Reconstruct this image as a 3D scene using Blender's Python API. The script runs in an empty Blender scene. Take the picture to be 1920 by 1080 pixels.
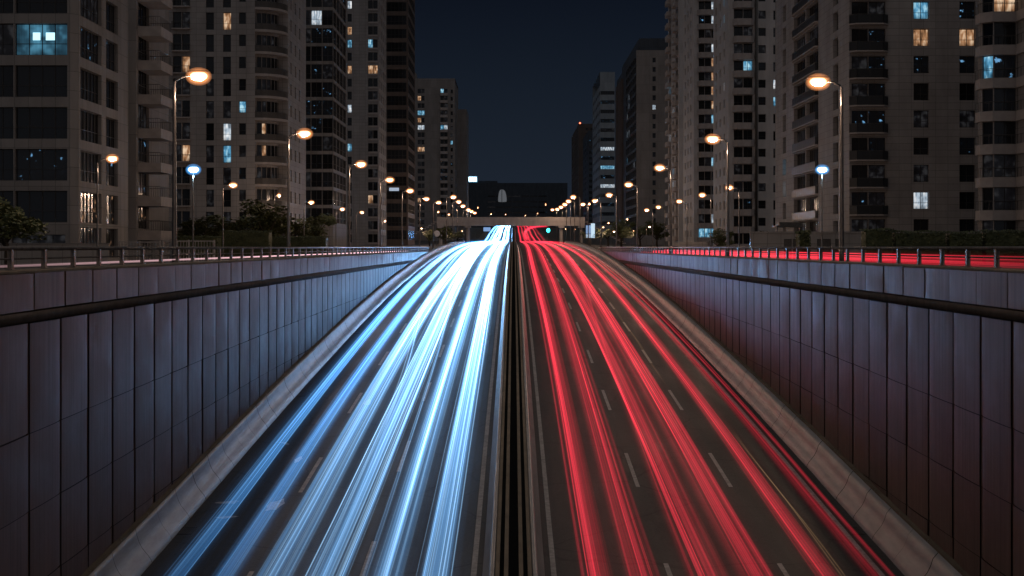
import bpy, math, random
from mathutils import Vector
R_ = math.radians
rnd = random.Random(7)
S = bpy.context.scene
COL = S.collection

# ------------------------------------------------------------------ camera, sky, sun, exposure
F = 2600.0                      # focal length in pixels of the 1920 px wide photograph
VX, VY = 963.0, 463.0           # vanishing point of the straight road
cam_d = bpy.data.cameras.new('camera')
cam = bpy.data.objects.new('camera', cam_d); COL.objects.link(cam)
cam.location = (0, 0, 0); cam.rotation_euler = (R_(90), 0, 0)
cam_d.sensor_width = 36; cam_d.lens = 36 * F / 1920
cam_d.shift_x = -(VX - 960) / 1920; cam_d.shift_y = -(540 - VY) / 1920
cam_d.clip_start = 0.5; cam_d.clip_end = 9000
S.camera = cam

w = bpy.data.worlds.new('World'); S.world = w; w.use_nodes = True
nt = w.node_tree; bg = nt.nodes['Background']
sky = nt.nodes.new('ShaderNodeTexSky'); sky.sky_type = 'NISHITA'; sky.sun_disc = False
sky.sun_elevation = R_(-2.6); sky.sun_rotation = R_(25)
sky.air_density = 1.5; sky.dust_density = 0.4; sky.ozone_density = 4.0
grade = nt.nodes.new('ShaderNodeMix'); grade.data_type = 'RGBA'; grade.blend_type = 'MULTIPLY'; grade.inputs[0].default_value = 1
nt.links.new(sky.outputs[0], grade.inputs[6]); grade.inputs[7].default_value = (.10, .14, .16, 1)
# town glow: the night sky brightens towards the horizon
tcw = nt.nodes.new('ShaderNodeTexCoord'); sx_ = nt.nodes.new('ShaderNodeSeparateXYZ'); rw = nt.nodes.new('ShaderNodeValToRGB')
nt.links.new(tcw.outputs['Generated'], sx_.inputs[0]); nt.links.new(sx_.outputs[2], rw.inputs[0])
for e_, (p_, c_) in zip([rw.color_ramp.elements[0], rw.color_ramp.elements[1], rw.color_ramp.elements.new(.05), rw.color_ramp.elements.new(.18)],
                        ((0, (.100, .158, .255)), (1, (.018, .026, .048)), (.05, (.085, .132, .220)), (.18, (.030, .043, .078)))):
    e_.position = p_; e_.color = (*c_, 1)
addw = nt.nodes.new('ShaderNodeMix'); addw.data_type = 'RGBA'; addw.blend_type = 'ADD'; addw.inputs[0].default_value = 1
nt.links.new(grade.outputs[2], addw.inputs[6]); nt.links.new(rw.outputs[0], addw.inputs[7])
nt.links.new(addw.outputs[2], bg.inputs[0]); bg.inputs[1].default_value = 0.12

sd = bpy.data.lights.new('city_sky_glow', 'SUN'); sd.energy = 0.155; sd.angle = R_(130); sd.color = (1.0, 0.97, 0.99)
so = bpy.data.objects.new('city_sky_glow', sd); COL.objects.link(so)
so.rotation_euler = (R_(90 - 42), 0, R_(4))

S.view_settings.view_transform = 'Standard'; S.view_settings.look = 'None'
S.view_settings.exposure = 0.0; S.view_settings.gamma = 1.0
S.cycles.max_bounces = 5; S.cycles.diffuse_bounces = 2; S.cycles.glossy_bounces = 3
S.cycles.transparent_max_bounces = 160; S.cycles.sample_clamp_indirect = 2.0; S.cycles.sample_clamp_direct = 0
S.cycles.use_denoising = True
S.cycles.caustics_reflective = False; S.cycles.caustics_refractive = False

# ------------------------------------------------------------------ helpers
class MB:
    def __init__(self): self.v = []; self.f = []; self.m = []; self.g = []
    def face(self, pts, m=0):
        i = len(self.v); self.v += [tuple(p) for p in pts]; self.f.append(tuple(range(i, i + len(pts)))); self.m.append(m)
    def box(self, x0, x1, y0, y1, z0, z1, m=0):
        i = len(self.v)
        self.v += [(x0,y0,z0),(x1,y0,z0),(x1,y1,z0),(x0,y1,z0),(x0,y0,z1),(x1,y0,z1),(x1,y1,z1),(x0,y1,z1)]
        for q in ((0,3,2,1),(4,5,6,7),(0,1,5,4),(1,2,6,5),(2,3,7,6),(3,0,4,7)):
            self.f.append(tuple(i + k for k in q)); self.m.append(m)
    def tube(self, pts, r, n=6, m=0, glow=None):
        pts = [Vector(p) for p in pts]; rings = []
        for k, p in enumerate(pts):
            a = pts[max(k - 1, 0)]; b = pts[min(k + 1, len(pts) - 1)]
            t = (b - a).normalized(); up = Vector((0, 0, 1)) if abs(t.z) < .9 else Vector((1, 0, 0))
            s = t.cross(up).normalized(); u = s.cross(t)
            rr = r[k] if isinstance(r, (list, tuple)) else r
            i = len(self.v); rings.append(i)
            for j in range(n):
                a_ = 2 * math.pi * j / n
                self.v.append(tuple(p + s * math.cos(a_) * rr + u * math.sin(a_) * rr))
                if glow is not None: self.g.append(glow[k])
        for k in range(len(rings) - 1):
            for j in range(n):
                a, b = rings[k], rings[k + 1]; j2 = (j + 1) % n
                self.f.append((a + j, a + j2, b + j2, b + j)); self.m.append(m)
        if glow is None:
            self.f.append(tuple(rings[0] + j for j in reversed(range(n)))); self.m.append(m)
            self.f.append(tuple(rings[-1] + j for j in range(n))); self.m.append(m)
    def ball(self, c, rx, ry, rz, nu=12, nv=8, m=0):
        i = len(self.v)
        for a in range(nv + 1):
            th = math.pi * a / nv
            for b in range(nu):
                ph = 2 * math.pi * b / nu
                self.v.append((c[0] + rx * math.sin(th) * math.cos(ph), c[1] + ry * math.sin(th) * math.sin(ph), c[2] + rz * math.cos(th)))
        for a in range(nv):
            for b in range(nu):
                b2 = (b + 1) % nu
                self.f.append((i + a*nu + b, i + (a+1)*nu + b, i + (a+1)*nu + b2, i + a*nu + b2)); self.m.append(m)
    def sweep(self, prof, ys, zf, m=None, close=False):
        """prof: list of (x, dz) swept along y; zf(y) gives the base height"""
        rows = []
        for y in ys:
            i = len(self.v); rows.append(i); z = zf(y)
            self.v += [(x, y, z + d) for x, d in prof]
        n = len(prof)
        for a, b in zip(rows[:-1], rows[1:]):
            for j in range(n if close else n - 1):
                j2 = (j + 1) % n
                self.f.append((a + j, a + j2, b + j2, b + j)); self.m.append(m[j] if m else 0)
        if close:
            self.f.append(tuple(rows[0] + j for j in range(n))); self.m.append(0)
            self.f.append(tuple(rows[-1] + j for j in reversed(range(n)))); self.m.append(0)
    def mesh(self, name, mats, smooth=False):
        me = bpy.data.meshes.new(name); me.from_pydata(self.v, [], self.f)
        for mt in (mats if isinstance(mats, (list, tuple)) else [mats]): me.materials.append(mt)
        me.polygons.foreach_set('material_index', self.m)
        if smooth: me.polygons.foreach_set('use_smooth', [True] * len(self.f))
        if self.g:
            at = me.attributes.new('glow', 'FLOAT', 'POINT'); at.data.foreach_set('value', self.g)
        me.update(); return me
    def build(self, name, mats, parent=None, smooth=False):
        return link(name, self.mesh(name, mats, smooth), parent)

def link(name, data, parent=None):
    o = bpy.data.objects.new(name, data); COL.objects.link(o)
    if parent: o.parent = parent
    return o
def tag(o, label=None, cat=None, group=None, kind=None):
    for k, v in (('label', label), ('category', cat), ('group', group), ('kind', kind)):
        if v: o[k] = v
    return o
def thing(name, label, cat, loc=(0, 0, 0), group=None, rz=0):
    o = link(name, None); o.location = loc; o.rotation_euler.z = rz
    return tag(o, label, cat, group)
def copy_tree(o, parent=None):
    c = o.copy(); COL.objects.link(c)
    if parent: c.parent = parent
    for ch in list(o.children): copy_tree(ch, c)
    return c
def interp(pts):
    xs = [p[0] for p in pts]; zs = [p[1] for p in pts]; n = len(xs)
    d = [(zs[i+1] - zs[i]) / (xs[i+1] - xs[i]) for i in range(n - 1)]
    m = [d[0]] + [(0 if d[i-1]*d[i] <= 0 else 2*d[i-1]*d[i]/(d[i-1]+d[i])) for i in range(1, n - 1)] + [d[-1]]
    def f(x):
        if x <= xs[0]: return zs[0]
        if x >= xs[-1]: return zs[-1]
        i = 0
        while xs[i+1] < x: i += 1
        h = xs[i+1] - xs[i]; t = (x - xs[i]) / h
        return ((2*t**3-3*t*t+1)*zs[i] + (t**3-2*t*t+t)*h*m[i] + (-2*t**3+3*t*t)*zs[i+1] + (t**3-t*t)*h*m[i+1])
    return f
ROAD = interp([(-120,-12.2),(-20,-12.2),(0,-11.9),(20,-11.1),(43,-9.64),(57.5,-8.53),(72.5,-7.47),(88.2,-6.44),(100,-5.70),(115,-4.85),
               (131,-4.01),(148,-3.29),(165,-2.58),(200,-1.45),(250,-.45),(300,.15),(400,.75),(525,1.5),(600,3.3),(712,7.3),(850,11.6),
               (1000,14.4),(1080,14.9),(1300,12.5),(2200,0),(6000,-2)])
GROUND = interp([(-120,-1.3),(195,-1.3),(225,-1.15),(250,-.7),(300,-.05),(400,.5),(525,1.2),(600,3.0),(712,7.0),(850,11.3),
                 (1000,14.0),(1080,14.5),(1300,12.2),(2200,-.3),(6000,-2.3)])
def at(px, py, Y): return ((px - VX) / F * Y, Y, (VY - py) / F * Y)
def proj(p): return (VX + p[0] / p[1] * F, VY - p[2] / p[1] * F)

# ------------------------------------------------------------------ materials
def mat(name): 
    m = bpy.data.materials.new(name); m.use_nodes = True
    return m, m.node_tree.nodes, m.node_tree.links, m.node_tree.nodes['Principled BSDF']
def coords(N, L, scale=(1,1,1), kind='Object', rot=(0,0,0)):
    tc = N.new('ShaderNodeTexCoord'); mp = N.new('ShaderNodeMapping'); mp.inputs['Scale'].default_value = scale; mp.inputs['Rotation'].default_value = rot
    L.new(tc.outputs[kind], mp.inputs[0]); return mp.outputs[0]
def noise(N, L, vec, scale, detail=4, rough=.55):
    n = N.new('ShaderNodeTexNoise'); n.inputs['Scale'].default_value = scale; n.inputs['Detail'].default_value = detail; n.inputs['Roughness'].default_value = rough
    if vec is not None: L.new(vec, n.inputs['Vector'])
    return n.outputs['Fac']
def ramp(N, L, fac, stops):
    r = N.new('ShaderNodeValToRGB'); e = r.color_ramp.elements
    while len(e) < len(stops): e.new(.5)
    for k, (p, c) in enumerate(stops): e[k].position = p; e[k].color = (*c, 1) if len(c) == 3 else c
    L.new(fac, r.inputs[0]); return r.outputs[0]
def mixc(N, L, fac, a, b, mode='MIX'):
    x = N.new('ShaderNodeMix'); x.data_type = 'RGBA'; x.blend_type = mode
    for sock, v in ((x.inputs[0], fac), (x.inputs[6], a), (x.inputs[7], b)):
        if hasattr(v, 'node'): L.new(v, sock)
        else: sock.default_value = (*v, 1) if isinstance(v, tuple) else v
    return x.outputs[2]
def bump(N, L, P, h, strength, dist=.02):
    b = N.new('ShaderNodeBump'); b.inputs['Strength'].default_value = strength; b.inputs['Distance'].default_value = dist
    L.new(h, b.inputs['Height']); L.new(b.outputs[0], P.inputs['Normal'])
def rough_mat(name, c0, c1, scale, rough=.8, detail=5, bs=.25, stretch=(1,1,1), metallic=0, spec=.5):
    m, N, L, P = mat(name); v = coords(N, L, stretch)
    n = noise(N, L, v, scale, detail); c = ramp(N, L, n, [(.3, c0), (.7, c1)])
    n2 = noise(N, L, v, scale * .13, 3); c = mixc(N, L, .5, c, ramp(N, L, n2, [(.3, (.55,.55,.55)), (.7, (1.2,1.2,1.2))]), 'MULTIPLY')
    L.new(c, P.inputs['Base Color']); P.inputs['Roughness'].default_value = rough; P.inputs['Metallic'].default_value = metallic
    P.inputs['Specular IOR Level'].default_value = spec
    if bs: bump(N, L, P, noise(N, L, v, scale * 4, 3), bs)
    return m

# asphalt: two scales of wear, tyre-polished wheel paths, a few sealed cracks
asphalt, N, L, P = mat('asphalt')
v = coords(N, L); vs = coords(N, L, (1, .06, 1))
n1 = noise(N, L, v, 9, 6, .7); n2 = noise(N, L, vs, .9, 5); n3 = noise(N, L, v, .12, 4)
c = ramp(N, L, n1, [(.25, (.042,.038,.036)), (.75, (.078,.071,.067))])
c = mixc(N, L, .6, c, ramp(N, L, n2, [(.3, (.5,.5,.5)), (.7, (1.4,1.38,1.35))]), 'MULTIPLY')
c = mixc(N, L, .5, c, ramp(N, L, n3, [(.35, (.7,.7,.72)), (.65, (1.2,1.18,1.15))]), 'MULTIPLY')
# tyre tracks and the oily strip between them, lane by lane
sx = N.new('ShaderNodeSeparateXYZ'); L.new(v, sx.inputs[0]); ab = N.new('ShaderNodeMath'); ab.operation = 'ABSOLUTE'; L.new(sx.outputs[0], ab.inputs[0])
pp_ = N.new('ShaderNodeMath'); pp_.operation = 'MULTIPLY_ADD'; pp_.inputs[1].default_value = 1 / 3.48; pp_.inputs[2].default_value = -.34; L.new(ab.outputs[0], pp_.inputs[0])
fr = N.new('ShaderNodeMath'); fr.operation = 'FRACT'; L.new(pp_.outputs[0], fr.inputs[0])
tr_ = ramp(N, L, fr.outputs[0], [(0, (1.12,1.12,1.12)), (.2, (.82,.82,.83)), (.36, (1.08,1.08,1.08)), (.5, (.62,.61,.60)), (.64, (1.08,1.08,1.08)), (.8, (.82,.82,.83)), (1, (1.12,1.12,1.12))])
c = mixc(N, L, ramp(N, L, n2, [(.3, (.35,.35,.35)), (.7, (1,1,1))]), c, mixc(N, L, 1.0, c, tr_, 'MULTIPLY'))
n5 = noise(N, L, coords(N, L, (1, .35, 1)), .35, 5, .7)
c = mixc(N, L, ramp(N, L, n5, [(.58, (0,0,0)), (.66, (.6,.6,.6))]), c, (.030,.028,.027))
vo = N.new('ShaderNodeTexVoronoi'); vo.feature = 'DISTANCE_TO_EDGE'; vo.inputs['Scale'].default_value = .16
wv = N.new('ShaderNodeVectorMath'); wv.operation = 'ADD'; nn = N.new('ShaderNodeTexNoise'); nn.inputs['Scale'].default_value = .6; L.new(v, nn.inputs['Vector'])
L.new(v, wv.inputs[0]); L.new(nn.outputs['Color'], wv.inputs[1]); L.new(wv.outputs[0], vo.inputs['Vector'])
c = mixc(N, L, ramp(N, L, vo.outputs['Distance'], [(0, (.6,.6,.6)), (.012, (0,0,0))]), c, (.014,.013,.013))
L.new(c, P.inputs['Base Color']); L.new(ramp(N, L, n2, [(.3, (.5,.5,.5)), (.7, (.75,.75,.75))]), P.inputs['Roughness'])
bump(N, L, P, noise(N, L, v, 45, 3, .7), .5, .02)

paint = rough_mat('road_paint', (.30,.27,.25), (.55,.50,.47), 6, .7, 6, .2)
concrete = rough_mat('barrier_concrete', (.27,.255,.255), (.42,.40,.40), 3, .40, 6, .2, (1,.25,1))
pave = rough_mat('pavement_slabs', (.06,.055,.052), (.10,.092,.088), 2.2, .85)
coping = rough_mat('coping_stone', (.13,.10,.07), (.22,.17,.12), 2.5, .8, 5, .3, (1,.4,1))
soil = rough_mat('dark_soil', (.010,.009,.008), (.03,.026,.02), 4, .95)
groundm = rough_mat('paved_ground', (.030,.027,.025), (.055,.050,.047), 1.4, .8)
dark_gap = rough_mat('shadow_gap', (.012,.010,.009), (.022,.018,.016), 3, .9, 3, 0)
steel = rough_mat('galvanised_steel', (.14,.125,.12), (.22,.20,.19), 12, .38, 4, .05, (1,1,.3), .85)
steel_dark = rough_mat('painted_dark_steel', (.05,.045,.042), (.09,.08,.075), 12, .5, 3, .05)
bridgem = rough_mat('bridge_concrete', (.42,.37,.345), (.54,.48,.45), .9, .8, 6, .1, (1,1,.3))
bark = rough_mat('bark', (.04,.028,.02), (.08,.058,.04), 9, .95, 5, .6, (1,1,.25))

# brushed metal cladding: vertical brushing, faint run-off streaks, each panel a little different
def panel_mat(name, c0, c1):
    m, N, L, P = mat(name); v = coords(N, L, (1, 14, .35)); v2 = coords(N, L, (1, 3, .12))
    n = noise(N, L, v, 3.2, 6, .6); n2 = noise(N, L, v2, 1.6, 4)
    c = ramp(N, L, n, [(.25, c0), (.75, c1)])
    c = mixc(N, L, .55, c, ramp(N, L, n2, [(.3, (.60,.58,.57)), (.7, (1.2,1.19,1.18))]), 'MULTIPLY')
    at_ = N.new('ShaderNodeAttribute'); at_.attribute_name = 'tone'
    c = mixc(N, L, 1.0, c, at_.outputs['Color'], 'MULTIPLY')
    L.new(c, P.inputs['Base Color']); v3 = coords(N, L, (1, 5.5, .07)); n3 = noise(N, L, v3, 1.3, 3, .6); n4 = noise(N, L, coords(N, L), .55, 5, .7)
    c = mixc(N, L, ramp(N, L, n3, [(.56, (0,0,0)), (.68, (.55,.55,.55))]), c, (.058,.040,.034))      # water runs
    c = mixc(N, L, ramp(N, L, n4, [(.50, (0,0,0)), (.72, (.35,.35,.35))]), c, (.165,.128,.114))        # dusty bloom
    L.new(c, P.inputs['Base Color']); P.inputs['Metallic'].default_value = .16; P.inputs['Specular IOR Level'].default_value = .32
    L.new(ramp(N, L, n4, [(.3, (.40,.40,.40)), (.7, (.58,.58,.58))]), P.inputs['Roughness'])
    bump(N, L, P, n, .12, .01); return m
cladding = panel_mat('metal_cladding', (.152,.096,.079), (.20,.132,.112))

# building walls: stone tile joints plus weathering
def facade_mat(name, c0, c1, bw=1.4, bh=.775, joint=.45, rough=.75):
    m, N, L, P = mat(name)
    tc = N.new('ShaderNodeTexCoord'); sp = N.new('ShaderNodeSeparateXYZ'); L.new(tc.outputs['Object'], sp.inputs[0])
    ad = N.new('ShaderNodeMath'); ad.operation = 'ADD'; L.new(sp.outputs[0], ad.inputs[0]); L.new(sp.outputs[1], ad.inputs[1])
    cb = N.new('ShaderNodeCombineXYZ'); L.new(ad.outputs[0], cb.inputs[0]); L.new(sp.outputs[2], cb.inputs[1])
    br = N.new('ShaderNodeTexBrick'); br.offset = 0; L.new(cb.outputs[0], br.inputs['Vector'])
    br.inputs['Scale'].default_value = 1; br.inputs['Brick Width'].default_value = bw; br.inputs['Row Height'].default_value = bh
    br.inputs['Mortar Size'].default_value = .018; br.inputs['Bias'].default_value = 0
    br.inputs['Color1'].default_value = (*c0, 1); br.inputs['Color2'].default_value = (*c1, 1)
    br.inputs['Mortar'].default_value = (*[x * joint for x in c0], 1)
    v = coords(N, L, (1, 1, .25)); n = noise(N, L, v, .5, 6, .65)
    c = mixc(N, L, .7, br.outputs['Color'], ramp(N, L, n, [(.3, (.66,.65,.64)), (.7, (1.12,1.11,1.1))]), 'MULTIPLY')
    L.new(c, P.inputs['Base Color']); P.inputs['Roughness'].default_value = rough; return m
W_pale = facade_mat('pale_stone_facade', (.315,.295,.29), (.365,.34,.335))
W_pale_b = facade_mat('warm_grey_facade', (.25,.232,.225), (.30,.278,.27), 1.1, 1.55)
W_grey = facade_mat('grey_render_facade', (.24,.22,.215), (.28,.26,.25), 2.8, 3.1)
W_white = facade_mat('white_render_facade', (.50,.475,.47), (.56,.53,.525), 3.5, 3.1, .8)
W_brown = facade_mat('dark_brown_facade', (.10,.075,.065), (.13,.098,.085), 2.0, 3.1)
W_dark = facade_mat('dark_metal_facade', (.045,.058,.078), (.06,.074,.096), 1.5, 3.1)
W_blue = facade_mat('blue_grey_facade', (.27,.31,.35), (.32,.36,.40), 3.0, 4.5)
trim = rough_mat('balcony_trim', (.34,.30,.285), (.42,.37,.35), 1.5, .7, 4, 0)

def glass_mat(name, tint=(.006,.007,.009), rough=.1):
    m, N, L, P = mat(name); v = coords(N, L)
    oi = N.new('ShaderNodeObjectInfo')
    c = mixc(N, L, oi.outputs['Random'], tint, tuple(x * 3.2 for x in tint))
    L.new(c, P.inputs['Base Color']); P.inputs['Roughness'].default_value = rough; P.inputs['Specular IOR Level'].default_value = .6
    n = noise(N, L, v, .8, 2); bump(N, L, P, n, .08, .05); return m
beam_dark = rough_mat('groove_shade_dark', (.040,.031,.026), (.075,.058,.048), 2.5, .8, 4, .1)  # shade of the groove below the parapet, put into the colour
glass = glass_mat('window_glass')
balcony_glass = glass_mat('balcony_glass', (.010,.011,.013), .42)
frame_dark = rough_mat('window_frame_dark', (.03,.028,.028), (.05,.046,.045), 8, .5, 3, 0)
frame_pale = rough_mat('window_frame_pale', (.28,.25,.24), (.34,.31,.30), 8, .5, 3, 0)
def lit_mat(name, c_lo, c_hi, strength, floor=.15, sx=2.2, sz=.9, stops=(.32, .50, .68)):
    """a lit room behind glass: curtains in soft vertical folds, furniture in shadow, brighter towards the lamp"""
    m, N, L, P = mat(name); oi = N.new('ShaderNodeObjectInfo')
    tc = N.new('ShaderNodeTexCoord'); ad = N.new('ShaderNodeVectorMath'); ad.operation = 'ADD'
    ml = N.new('ShaderNodeMath'); ml.operation = 'MULTIPLY'; ml.inputs[1].default_value = 57.0; L.new(oi.outputs['Random'], ml.inputs[0])
    L.new(tc.outputs['Object'], ad.inputs[0]); L.new(ml.outputs[0], ad.inputs[1])
    mp = N.new('ShaderNodeMapping'); mp.inputs['Scale'].default_value = (sx, 1, sz); L.new(ad.outputs[0], mp.inputs[0])
    n = noise(N, L, mp.outputs[0], 1.0, 2, .5)
    mp2 = N.new('ShaderNodeMapping'); mp2.inputs['Scale'].default_value = (5, 1, .06); L.new(ad.outputs[0], mp2.inputs[0])
    n2 = noise(N, L, mp2.outputs[0], 1.0, 2)
    c = ramp(N, L, n, [(stops[0], tuple(x * floor for x in c_lo)), (stops[1], c_lo), (stops[2], c_hi)])
    c = mixc(N, L, .55, c, ramp(N, L, n2, [(.35, (.5,.5,.5)), (.65, (1,1,1))]), 'MULTIPLY')
    sp = N.new('ShaderNodeSeparateXYZ'); L.new(tc.outputs['Object'], sp.inputs[0])
    c = mixc(N, L, 1.0, c, ramp(N, L, sp.outputs[2], [(0.0, (.45,.45,.45)), (.6, (1,1,1))]), 'MULTIPLY')
    L.new(c, P.inputs['Emission Color']); P.inputs['Emission Strength'].default_value = strength
    P.inputs['Base Color'].default_value = (.02,.02,.02,1); P.inputs['Roughness'].default_value = .12
    m.cycles.emission_sampling = 'NONE'
    return m
lit = {'dark': glass,
       'dim': lit_mat('dim_room', (.003,.003,.004), (.022,.022,.024), 1.0, .3, 1.2, 1.2),
       'speck': lit_mat('dim_blue_room', (.002,.003,.005), (.16,.40,.70), 1.0, .3, 1.5, 1.9, (.56, .66, .74)),
       'ember': lit_mat('dim_warm_room', (.003,.002,.002), (.40,.21,.11), 1.0, .3, 1.6, 1.8, (.54, .64, .72)),
       'blue': lit_mat('blue_lit_room', (.10,.34,.55), (.50,.85,1.0), .95, .35),
       'warm': lit_mat('warm_lit_room', (.50,.25,.12), (1.0,.72,.48), .85, .25),
       'white': lit_mat('white_lit_room', (.45,.55,.65), (1.0,1.0,1.0), 1.0, .3),
       'room': lit_mat('blue_dim_room', (.020,.070,.11), (.07,.24,.36), 1.0, .4, .8, .8)}

def emit(name, col, strength, sample=True):
    m, N, L, P = mat(name); P.inputs['Base Color'].default_value = (.8,.8,.8,1)
    P.inputs['Emission Color'].default_value = (*col, 1); P.inputs['Emission Strength'].default_value = strength
    if not sample: m.cycles.emission_sampling = 'NONE'
    return m
lens_warm = emit('sodium_lens', (1.0,.50,.24), 3.4, False)
lens_cold = emit('cold_led_lens', (.42,.78,1.0), 4, False)

def halo_mat(name, col, strength):  # additive glow for the halo shells added around lamp lenses
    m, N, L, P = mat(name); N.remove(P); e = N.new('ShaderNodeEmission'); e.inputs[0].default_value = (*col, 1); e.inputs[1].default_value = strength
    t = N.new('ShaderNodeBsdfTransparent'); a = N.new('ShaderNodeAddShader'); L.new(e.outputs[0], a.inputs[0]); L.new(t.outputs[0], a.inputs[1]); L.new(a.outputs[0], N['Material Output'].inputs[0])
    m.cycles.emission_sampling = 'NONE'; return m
halo_warm = halo_mat('warm_lamp_halo', (1.0,.36,.12), .12)
halo_cold = halo_mat('cold_lamp_halo', (.10,.42,1.0), .12)
def trail_mat(name, col, strength, sampled, side=.03, lo=.89):
    m, N, L, P = mat(name); N.remove(P); out = N['Material Output']
    a = N.new('ShaderNodeAttribute'); a.attribute_name = 'glow'
    mu = N.new('ShaderNodeMath'); mu.operation = 'MULTIPLY'; mu.inputs[1].default_value = strength; L.new(a.outputs['Fac'], mu.inputs[0])
    # vehicle lamps throw their light along the road, little of it sideways
    ge = N.new('ShaderNodeNewGeometry'); dp = N.new('ShaderNodeVectorMath'); dp.operation = 'DOT_PRODUCT'; dp.inputs[1].default_value = (0, -1, 0)
    L.new(ge.outputs['Incoming'], dp.inputs[0])
    mr = N.new('ShaderNodeMapRange'); mr.inputs[1].default_value = lo; mr.inputs[2].default_value = .972; mr.interpolation_type = 'SMOOTHSTEP'; mr.inputs[3].default_value = side; mr.inputs[4].default_value = 1
    L.new(dp.outputs['Value'], mr.inputs[0]); m2 = N.new('ShaderNodeMath'); m2.operation = 'MULTIPLY'; L.new(mu.outputs[0], m2.inputs[0]); L.new(mr.outputs[0], m2.inputs[1])
    e = N.new('ShaderNodeEmission'); e.inputs[0].default_value = (*col, 1); L.new(m2.outputs[0], e.inputs[1])
    t = N.new('ShaderNodeBsdfTransparent'); s = N.new('ShaderNodeAddShader')
    L.new(e.outputs[0], s.inputs[0]); L.new(t.outputs[0], s.inputs[1]); L.new(s.outputs[0], out.inputs[0])
    m.cycles.emission_sampling = 'FRONT' if sampled else 'NONE'
    return m

# ------------------------------------------------------------------ ground, road
def frange(a, b, s):
    out = []; x = a
    while x < b - 1e-6: out.append(x); x += s
    return out + [b]
ys_road = frange(-110, 60, 5) + frange(64, 330, 6)[0:] + frange(340, 1300, 20) + frange(1350, 1700, 50)
XL, XR = -11.75, 12.4          # faces of the two retaining walls
g = MB()
g.sweep([(XL - .3, 0), (XR + .3, 0)], [y for y in ys_road if y <= 331], ROAD)
g.sweep([(-15.6, 0), (15.8, 0)], [330] + [y for y in ys_road if y > 331], ROAD)
tag(g.build('road', asphalt), kind='structure')
g = MB()
g.sweep([(-700, 0), (-300, 0), (-60, 0), (XL - .25, 0)], ys_road, GROUND)
tag(g.build('ground', groundm), kind='structure')
g = MB()
g.sweep([(XR + .25, 0), (60, 0), (300, 0), (700, 0)], ys_road, GROUND)
tag(g.build('ground', groundm), kind='structure')
# service roads beside the trench
for sx, x0, x1 in ((-1, -23.5, -13.4), (1, 13.8, 19.6)):
    g = MB(); g.sweep([(x0, .012), (x1, .012)], ys_road[:90], GROUND)
    tag(g.build('service_road', asphalt), kind='structure')
    ysr = ys_road[:90]; far_x, near_x = (x0, x1) if sx < 0 else (x1, x0)
    for xk, wk in ((far_x + sx * .1, .2), (near_x - sx * .1, .2)):
        g = MB(); g.sweep([(xk - wk / 2, 0), (xk - wk / 2, .13), (xk + wk / 2, .13), (xk + wk / 2, 0)], ysr, GROUND); tag(g.build('kerb', coping), kind='structure')
    g = MB(); g.sweep([(far_x + sx * .21, .125), (far_x + sx * 3.4, .125), (far_x + sx * 3.4, 0)][::1 if sx > 0 else -1], ysr, GROUND); tag(g.build('pavement', pave), kind='structure')
    for xm, segs in ((near_x + sx * .35, [(-100, 250)]), ((x0 + x1) / 2, [(-96 + 15 * k, -90 + 15 * k) for k in range(23)])):
        g = MB()
        for a_, b_ in segs: g.sweep([(xm - .06, .017), (xm + .06, .017)], frange(a_, b_, 6), GROUND)
        tag(g.build('lane_marking', paint), kind='structure')

def line_mesh(x, wd, segs):
    g = MB()
    for a, b in segs:
        n = max(1, int((b - a) / 6))
        g.sweep([(x - wd / 2, .006), (x + wd / 2, .006)], [a + (b - a) * k / n for k in range(n + 1)], ROAD)
    return g
solid = [(-100, 520)]
def dashes(ph): return [(ph + 15 * k, ph + 15 * k + 5.6) for k in range(-4, 28)]
for x, wd, segs in ((-1.19, .17, solid), (1.20, .16, solid), (10.95, .17, solid),
                    (4.65, .15, dashes(36.8)), (8.12, .15, dashes(36.8)), (-4.50, .15, dashes(39.2)), (-7.85, .15, dashes(36.0))):
    tag(line_mesh(x, wd, segs).build('lane_marking', paint), kind='structure')
# worn paint and tar patches on the outer left lane
for (px, py, wd, ln, rz) in ((516, 948, .9, .5, .3), (430, 942, 1.1, .12, .05), (425, 970, .9, .10, .1), (690, 622, .5, .5, .2), (535, 832, .6, .12, -.4), (560, 862, .35, .3, .6)):
    Y = 45.
    for _ in range(30): Y = F * -ROAD(Y) / (py - VY)
    X = (px - VX) / F * Y; g = MB(); pts = []
    for k in range(11):
        a = 2 * math.pi * k / 11; rr = rnd.uniform(.5, 1)
        x = X + wd * .5 * rr * math.cos(a); y = Y + ln * 2.2 * rr * math.sin(a) + rz * wd * math.cos(a)
        pts.append((x, y, ROAD(y) + .011))
    g.face(pts); tag(g.build('road_patch', paint), kind='structure')

# gully grates at the foot of the kerb barriers
for sx_g, xg in ((-1, -10.82), (1, 11.33)):
    for k, y in enumerate((46, 71, 96, 121)):
        root = thing('gully_grate', f"iron gully grate by the {'blue' if sx_g < 0 else 'violet'} lit wall's kerb barrier, {('nearest', 'second nearest', 'third nearest', 'farthest')[k]} of its line", 'drain grate', (xg, y, ROAD(y)), 'gully grates along the kerb barriers')
        sl_ = (ROAD(y + .5) - ROAD(y - .5))
        b = MB()
        for q in range(7): b.box(-.2 + q * .06, -.2 + q * .06 + .03, -.38, .38, .008, .022)
        b.box(-.23, .23, -.43, -.385, .006, .025); b.box(-.23, .23, .385, .43, .006, .025)
        b.v = [(p[0], p[1], p[2] + sl_ * p[1]) for p in b.v]; b.build('grate', steel_dark, root)
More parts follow.
